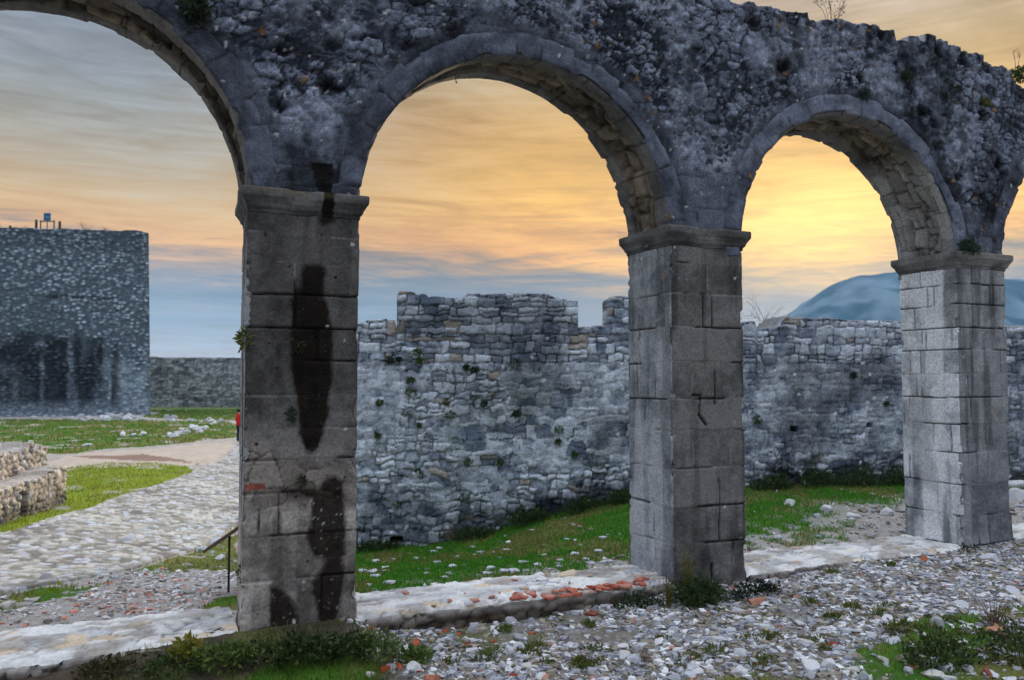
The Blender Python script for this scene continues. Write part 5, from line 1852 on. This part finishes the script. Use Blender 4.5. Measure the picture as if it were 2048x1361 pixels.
seed_stalks(on_y(1665, 46, YF + .25), 10, .36, .30, 1, 'dry branching seed stalks on the arcade top', .003)
seed_stalks(on_y(2034, 148, YF + .12), 2, .30, .05, 2, 'single dry stalk on the wall top at the right edge', .004, heads=False)
for k, (u, lb) in enumerate([(40, 'thin dry grass on the tower top left of the rail posts'), (172, 'taller dry grass on the tower top right of the rail posts'), (213, 'sparse dry grass near the right corner of the tower top')]):
    q = at_depth(u, 463, TD + .6)
    seed_stalks((q[0], q[1], TH_ - .05), [7, 9, 5][k], [.55, .80, .6][k], .35, 10 + k, lb, .008, heads=False, name='dry_grass')

# tufts on the curtain wall
for k, (u, v, s_, lb) in enumerate([(835, 705, .09, 'highest of the green tufts on the curtain wall'), (838, 722, .07, 'tuft directly below the highest tuft'), (778, 722, .09, 'dark tuft left of the highest tufts'), (798, 720, .05, 'small dark tuft between two larger ones'), (1030, 728, .13, 'widest dark tuft on the curtain wall'), (950, 740, .08, 'dark round tuft left of the widest tuft'), (932, 735, .05, 'small dark tuft near the round one'),
                                    (822, 760, .07, 'round tuft below the highest pair'), (822, 786, .12, 'bright spreading tuft on the left of the curtain wall'), (760, 806, .07, 'tuft near the stained pier on the curtain wall'), (893, 804, .07, 'tuft in a joint at mid height'), (968, 808, .06, 'dark tuft right of the joint tuft'), (900, 830, .09, 'vivid tuft under the joint tuft'), (1033, 828, .07, 'dark blue green tuft at mid wall'),
                                    (1117, 860, .10, 'vivid vertical tuft in a wall crack'), (1115, 885, .06, 'lower part tuft in the same crack'), (937, 925, .08, 'tuft at lower middle of the curtain wall'), (1148, 910, .07, 'tuft right of the wall crack'), (840, 850, .05, 'small tuft at left mid height'), (756, 872, .06, 'low tuft near the stained pier'), (838, 945, .06, 'low tuft at the left of the curtain wall'), (1000, 925, .06, 'low mossy tuft at mid wall'),
                                    (1512, 840, .10, 'tuft beside the plain pier on the right stretch'), (1705, 752, .07, 'dark tuft on the right stretch'), (1770, 808, .05, 'small tuft near the right hole'), (795, 1010, .06, 'lowest left tuft on the curtain wall')]):
    p, s0 = wall_point(u, v, .03)
    gcol = ((.012, .03, .016), (.045, .085, .03)) if 'dark' in lb else ((.03, .07, .012), (.10, .17, .03))
    clump('wall_tuft', p, (s_ * .8, s_ * .4, s_ * .65), 130, .038, gcol[0], gcol[1], lb, 'wall plant', 'green tufts on the curtain wall', 100 + k, squash=-1, stems=2)
# tall weeds along the foot of the curtain wall
for k, (u, dn_, h_, lb) in enumerate([(1060, .22, .24, 'dark weeds at the wall foot behind the tiled ledge'), (1160, .25, .22, 'weeds at the wall foot near the plain pier'), (1240, .3, .22, 'weeds at the wall foot hidden partly by the plain pier'), (950, .2, .16, 'low weeds at the wall foot left of the dark weeds'), (1530, .25, .24, 'tall weeds at the wall foot just right of the plain pier'), (1620, .25, .28, 'tall weeds in the middle of the right stretch'), (1700, .25, .34, 'tallest weeds at the wall foot by the pale pier'), (1775, .25, .30, 'tall weeds partly hidden by the pale pier'), (755, .18, .14, 'weed patch at the wall foot beside the stained pier')]):
    s0 = wall_s(u)
    p = WA + WDIR * s0 + WN * dn_
    clump('weed_clump', (p[0], p[1], gz(p[0], p[1]) - .02), (.42, .16, h_), 700, .085, (.018, .038, .010), (.07, .12, .025), lb, 'weeds', 'weeds along the curtain wall', 150 + k, aspect=.2, up=1.2)


# ---------------------------------------------------------------- bench-like low wall by the road
def bench_wall():
    a = on_z(-150, 1105, -.17)[:2]
    b = on_z(131, 1004, -.17)[:2]
    L = np.linalg.norm(b - a)
    an = math.atan2(b[1] - a[1], b[0] - a[0])
    e = empty('bench_wall', (0, 0, 0))
    tag(e, 'low broken wall of honey coloured rubble with a stone step, beside the road', 'stone wall')

    def fn(s, z):
        f1, f2, i1, i2 = worley(s / .115 + .6 * fbm(s * 5, z * 5, 0, 750, 3), z / .10 + .6 * fbm(s * 5, z * 5, 4, 750, 3), 751)
        ed = sstep(0, .28, f2 - f1)
        m = fbm(s * 6, z * 6, 0, 752, 3)
        d = .05 * ed * (.4 + i1) + .03 * (m - .5) - .03
        c = mixc((.46, .40, .35), (.74, .69, .64), np.clip(i1 * .8 + m - .4, 0, 1))
        c = np.where((i2 > .8)[..., None], mixc((.42, .43, .46), (.56, .57, .60), i1), c)
        c = c * (.22 + .78 * sstep(.05, .6, ed))[..., None]
        darkened = sstep(.16, -.12, z + .15 * (m - .5))  # colour darkens towards the foot
        c = c * (1 - .6 * darkened)[..., None]
        # drain slot
        sl = (np.abs(s - S_SLOT) < .13) & (z < .20) & (z > -.4)
        d = np.where(sl, -.25, d)
        c = np.where(sl[..., None], c3((.015, .014, .014)), c)
        return d, c
    global S_SLOT
    q = ray(46, 1010)[:2]
    A = np.array([[q[0], -(b - a)[0] / L], [q[1], -(b - a)[1] / L]])
    S_SLOT = float(np.linalg.solve(A, a)[1])
    n_ = np.array([math.sin(an), -math.cos(an)])
    ss = np.arange(0, L, .025)
    stp = np.interp(ss, [0, L - .7, L - .69, L], [.30, .34, .40, .42]) + .03 * (worley(ss / .24, ss * 0, 755)[2] - .5)
    o = wall_mesh('step', ss, -.5, stp, .5, fn, a, an, M_WALL, .025, e, topn=8, topcol=(.42, .38, .34), seed=756)
    a2 = a - n_ * .46
    S_SLOT = -99
    s2 = np.arange(0, L + .42, .025)
    tp = np.interp(s2, [0, L - .5, L - .3, L + .1, L + .42], [.66, .72, .80, .74, .70]) + .06 * (worley(s2 / .2, s2 * 0, 757)[2] - .5)
    wall_mesh('backrest', s2, -.3, tp, .4, fn, a2, an, M_WALL, .025, e, topn=8, topcol=(.42, .38, .34), seed=758)


bench_wall()


# ---------------------------------------------------------------- small things
# tilted information board on a thin post
bp = ground_at(457, 1186)
board = empty('info_board', bp)
tag(board, 'tilted dark information board on a thin metal post behind the stained pier', 'sign board')
mb = Mesh()
topz = at_depth(457, 1072, np.dot(bp - C0, CF))[2] - bp[2]
mb.tube([(0, 0, -.1), (0, 0, topz)], [.011, .011], (.02, .02, .022), 8)
mb.build('post', M_PAINT, board, True)
pn = Mesh()
Mx = Matrix.Rotation(-PSI + math.radians(2), 4, 'Z') @ Matrix.Rotation(-math.radians(35), 4, 'Y')
cpos = np.array([math.cos(PSI) * .10, -math.sin(PSI) * .10, topz + .075])
pn.box(cpos, (.66, .46, .022), (.10, .055, .035), Mx)
o = pn.build('panel', M_PAINT, board)
pf = Mesh()
up_ = np.array((Mx.to_3x3() @ Vector((0, 0, 1)))[:])
pf.box(cpos + up_ * .014, (.60, .40, .006), (.30, .24, .17), Mx)
pf.build('face', M_PAINT, o)

# thin wooden strip lying on the rubble under the ledge
a, b = ground_at(985, 1212), ground_at(1080, 1209)
stick = Mesh()
mid_ = (a + b) / 2
dv = b - a
Ls = np.linalg.norm(dv)
stick.tube([(-Ls / 2, 0, 0), (-Ls / 6, .004, .004), (Ls / 5, -.003, .006), (Ls / 2, 0, 0)], [.010, .013, .012, .008], (.46, .27, .12), 6)
o = stick.build('wooden_strip', M_STEM)
o.location = (mid_[0], mid_[1], max(a[2], b[2]) + .03)
o.rotation_euler = (0, math.radians(-2), math.atan2(dv[1], dv[0]))
tag(o, 'thin tan wooden strip lying on the rubble under the tiled ledge', 'stick')

# rail frame, posts and blue sign on the tower top
TB = TD + 1.0


def tower_pt(u, v):
    return at_depth(u, v, TB)


rail = empty('railing', tower_pt(94, 461))
tag(rail, 'small dark metal rail frame on the tower top under the blue sign', 'railing')
base = tower_pt(94, 461)
for u in (81, 108):
    m1 = Mesh()
    p = tower_pt(u, 461) - base
    m1.box(p + np.array([0, 0, .20]), (.07, .07, .80), (.05, .055, .06))
    m1.build('leg', M_PAINT, rail)
m1 = Mesh()
p0, p1 = tower_pt(81, 443) - base, tower_pt(108, 443) - base
m1.tube([p0, p1], [.035, .035], (.05, .055, .06), 6)
m1.build('top_bar', M_PAINT, rail)
for u, v, lb in [(72, 440, 'dark wooden post on the tower top left of the rail frame'), (119, 443, 'dark wooden post on the tower top right of the rail frame'), (20, 452, 'short stub post on the tower top near the left frame edge')]:
    m1 = Mesh()
    q = tower_pt(u, 462)
    hgt = tower_pt(u, v)[2] - q[2] + .3
    m1.tube([(0, 0, -.3), (.01, 0, hgt * .4), (0, 0, hgt - .3), (0, 0, hgt - .28)], [.075, .072, .066, .04], (.06, .05, .045), 7)
    o = m1.build('post', M_STEM)
    o.name = 'rail_post'
    o.location = q
    tag(o, lb, 'post', 'posts on the tower top')
q = at_depth(94, 461, TB + .5)
sg = empty('blue_sign', q)
tag(sg, 'square blue sign raised above the rail frame on the tower top', 'sign')
m1 = Mesh()
m1.tube([(0, .04, -.3), (0, .04, .62)], [.03, .03], (.10, .10, .11), 6)
m1.build('pole', M_PAINT, sg)
m1 = Mesh()
Mz = Matrix.Rotation(-PSI + .1, 4, 'Z')
m1.box((0, 0, .82), (.42, .03, .46), (.03, .13, .30), Mz)
o = m1.build('panel', M_PAINT, sg)
m1 = Mesh()
m1.box((.015, -.018, .80), (.30, .008, .05), (.18, .32, .50), Mz)
m1.build('stripe', M_PAINT, o)


# person far down the road, mostly hidden by the first pier
def person(u, v, h, label):
    p = ground_at(u, v)
    e = empty('person', p, -PSI + 2.4)
    tag(e, label, 'person')
    k = h / 1.7
    J = {'pel': (0, 0, .92), 'spi': (0, .01, 1.12), 'che': (0, .0, 1.33), 'nec': (0, .0, 1.45), 'hea': (0, -.02, 1.55), 'top': (0, -.01, 1.66),
         'shl': (.17, .0, 1.38), 'ell': (.23, .03, 1.12), 'wrl': (.22, -.06, .88), 'hal': (.22, -.09, .80), 'shr': (-.17, .0, 1.38), 'elr': (-.23, .03, 1.12), 'wrr': (-.22, -.06, .88), 'har': (-.22, -.09, .80),
         'hil': (.09, 0, .88), 'knl': (.11, -.03, .48), 'anl': (.11, .02, .08), 'tol': (.12, -.12, .03), 'hir': (-.09, 0, .88), 'knr': (-.11, -.05, .48), 'anr': (-.11, .06, .08), 'tor': (-.12, -.08, .03)}
    Rr = dict(pel=.13, spi=.12, che=.13, nec=.055, hea=.085, top=.07, shl=.065, ell=.048, wrl=.035, hal=.03, shr=.065, elr=.048, wrr=.035, har=.03, hil=.095, knl=.062, anl=.042, tol=.035, hir=.095, knr=.062, anr=.042, tor=.035)
    E_ = [('pel', 'spi'), ('spi', 'che'), ('che', 'nec'), ('nec', 'hea'), ('hea', 'top'), ('che', 'shl'), ('shl', 'ell'), ('ell', 'wrl'), ('wrl', 'hal'), ('che', 'shr'), ('shr', 'elr'), ('elr', 'wrr'), ('wrr', 'har'),
          ('pel', 'hil'), ('hil', 'knl'), ('knl', 'anl'), ('anl', 'tol'), ('pel', 'hir'), ('hir', 'knr'), ('knr', 'anr'), ('anr', 'tor')]
    ks = list(J)
    me = bpy.data.meshes.new('body')
    me.from_pydata([tuple(c * k for c in J[q]) for q in ks], [(ks.index(a), ks.index(b)) for a, b in E_], [])
    ob = link('body', me)
    sm = ob.modifiers.new('skin', 'SKIN')
    for i, q in enumerate(ks):
        me.skin_vertices[0].data[i].radius = (Rr[q] * k, Rr[q] * k)
        me.skin_vertices[0].data[i].use_root = q == 'pel'
    sb = ob.modifiers.new('sub', 'SUBSURF')
    sb.levels = sb.render_levels = 2
    dg = bpy.context.evaluated_depsgraph_get()
    m2 = bpy.data.meshes.new_from_object(ob.evaluated_get(dg))
    bpy.data.objects.remove(ob)
    V = np.array([v_.co[:] for v_ in m2.vertices]) / k
    c = np.where((V[:, 2] > 1.46)[:, None], c3((.42, .26, .19)), np.where((V[:, 2] > .86)[:, None], c3((.55, .02, .02)), c3((.02, .025, .045))))
    c = np.where(((np.abs(V[:, 0]) > .16) & (V[:, 2] < .88) & (V[:, 2] > .7))[:, None], c3((.42, .26, .19)), c)
    c = np.where((V[:, 2] < .09)[:, None], c3((.03, .03, .03)), c)
    at = m2.color_attributes.new('col', 'FLOAT_COLOR', 'POINT')
    cc = np.ones((len(V), 4), np.float32)
    cc[:, :3] = c
    at.data.foreach_set('color', cc.ravel())
    m2.materials.clear()
    m2.materials.append(M_CLOTH)
    m2.name = 'body'
    link('body', m2, e)
    P = ICO2[0] * np.array([.095, .105, .10]) * k + np.array([0, .012, 1.62]) * k
    link('hair', raw_mesh('hair', P, ICO2[1], M_CLOTH, np.tile(c3((.03, .02, .015)), (len(P), 1))), e)


person(477, 884, 1.05, 'distant person in a red jacket and dark trousers, half hidden by the stained pier')


# ---------------------------------------------------------------- mountain
def mountain():
    D = 1900.0
    prof = np.array([(1380, 740), (1450, 700), (1500, 672), (1545, 655), (1575, 632), (1620, 600), (1650, 576), (1672, 563), (1690, 557), (1720, 554), (1745, 549), (1770, 546), (1800, 546), (1850, 548), (1950, 558), (2015, 566), (2060, 576), (2200, 610), (2500, 690), (2700, 745)], float)
    us = np.linspace(1380, 2700, 260)
    vs = np.interp(us, prof[:, 0], prof[:, 1])
    vs = np.convolve(np.pad(vs, 2, 'edge'), np.ones(5) / 5, 'valid')
    top = np.array([at_depth(u, v, D + 250) for u, v in zip(us, vs)])
    tt = np.linspace(-1, 1, 60)
    hgt = np.maximum(top[:, 2], 0)
    V, C_ = [], []
    fw = CF.copy()
    fw[2] = 0
    fw /= np.linalg.norm(fw)
    T, I = np.meshgrid(tt, np.arange(len(us)), indexing='ij')
    sh = np.cos(T * math.pi / 2) ** 1.25
    X = top[I, 0] + fw[0] * T * 650
    Y = top[I, 1] + fw[1] * T * 650
    rid = fbm(X / 90, Y / 90, 0, 901, 5) - .5
    Z = hgt[I] * sh + rid * 60 * np.sin(np.abs(T) * math.pi) * np.clip(hgt[I] / 60, 0, 1) + 3 * (fbm(X / 18, Y / 18, 0, 902, 3) - .5) * np.clip(hgt[I] / 60, 0, 1) - 4
    n = fbm(X / 60, Y / 60, Z / 40, 903, 5)
    c = mixc((.02, .06, .085), (.13, .19, .23), sstep(.40, .60, n))  # bluish slope colour: part of the distance haze is painted in
    me = raw_mesh('mountain', np.stack([X, Y, Z], -1).reshape(-1, 3), grid_faces(len(tt), len(us), flip=True), M_HILL, c.reshape(-1, 3))
    tag(link('mountain', me), kind='structure')


mountain()

# ---------------------------------------------------------------- haze: one closed box of even, thin air
hb = Mesh()
hb.box((0, 1300, 158), (5600, 3400, 324), (1, 1, 1))
hm = bpy.data.materials.new('haze')
hm.use_nodes = True
k = NT(hm.node_tree)
pv = k.n('ShaderNodeVolumePrincipled', {'Color': (.30, .60, 1.0, 1), 'Density': .00016, 'Anisotropy': 0.0})
k.n('ShaderNodeOutputMaterial', {'Volume': pv.outputs[0]})
hz_o = hb.build('haze', hm)
tag(hz_o, kind='stuff')
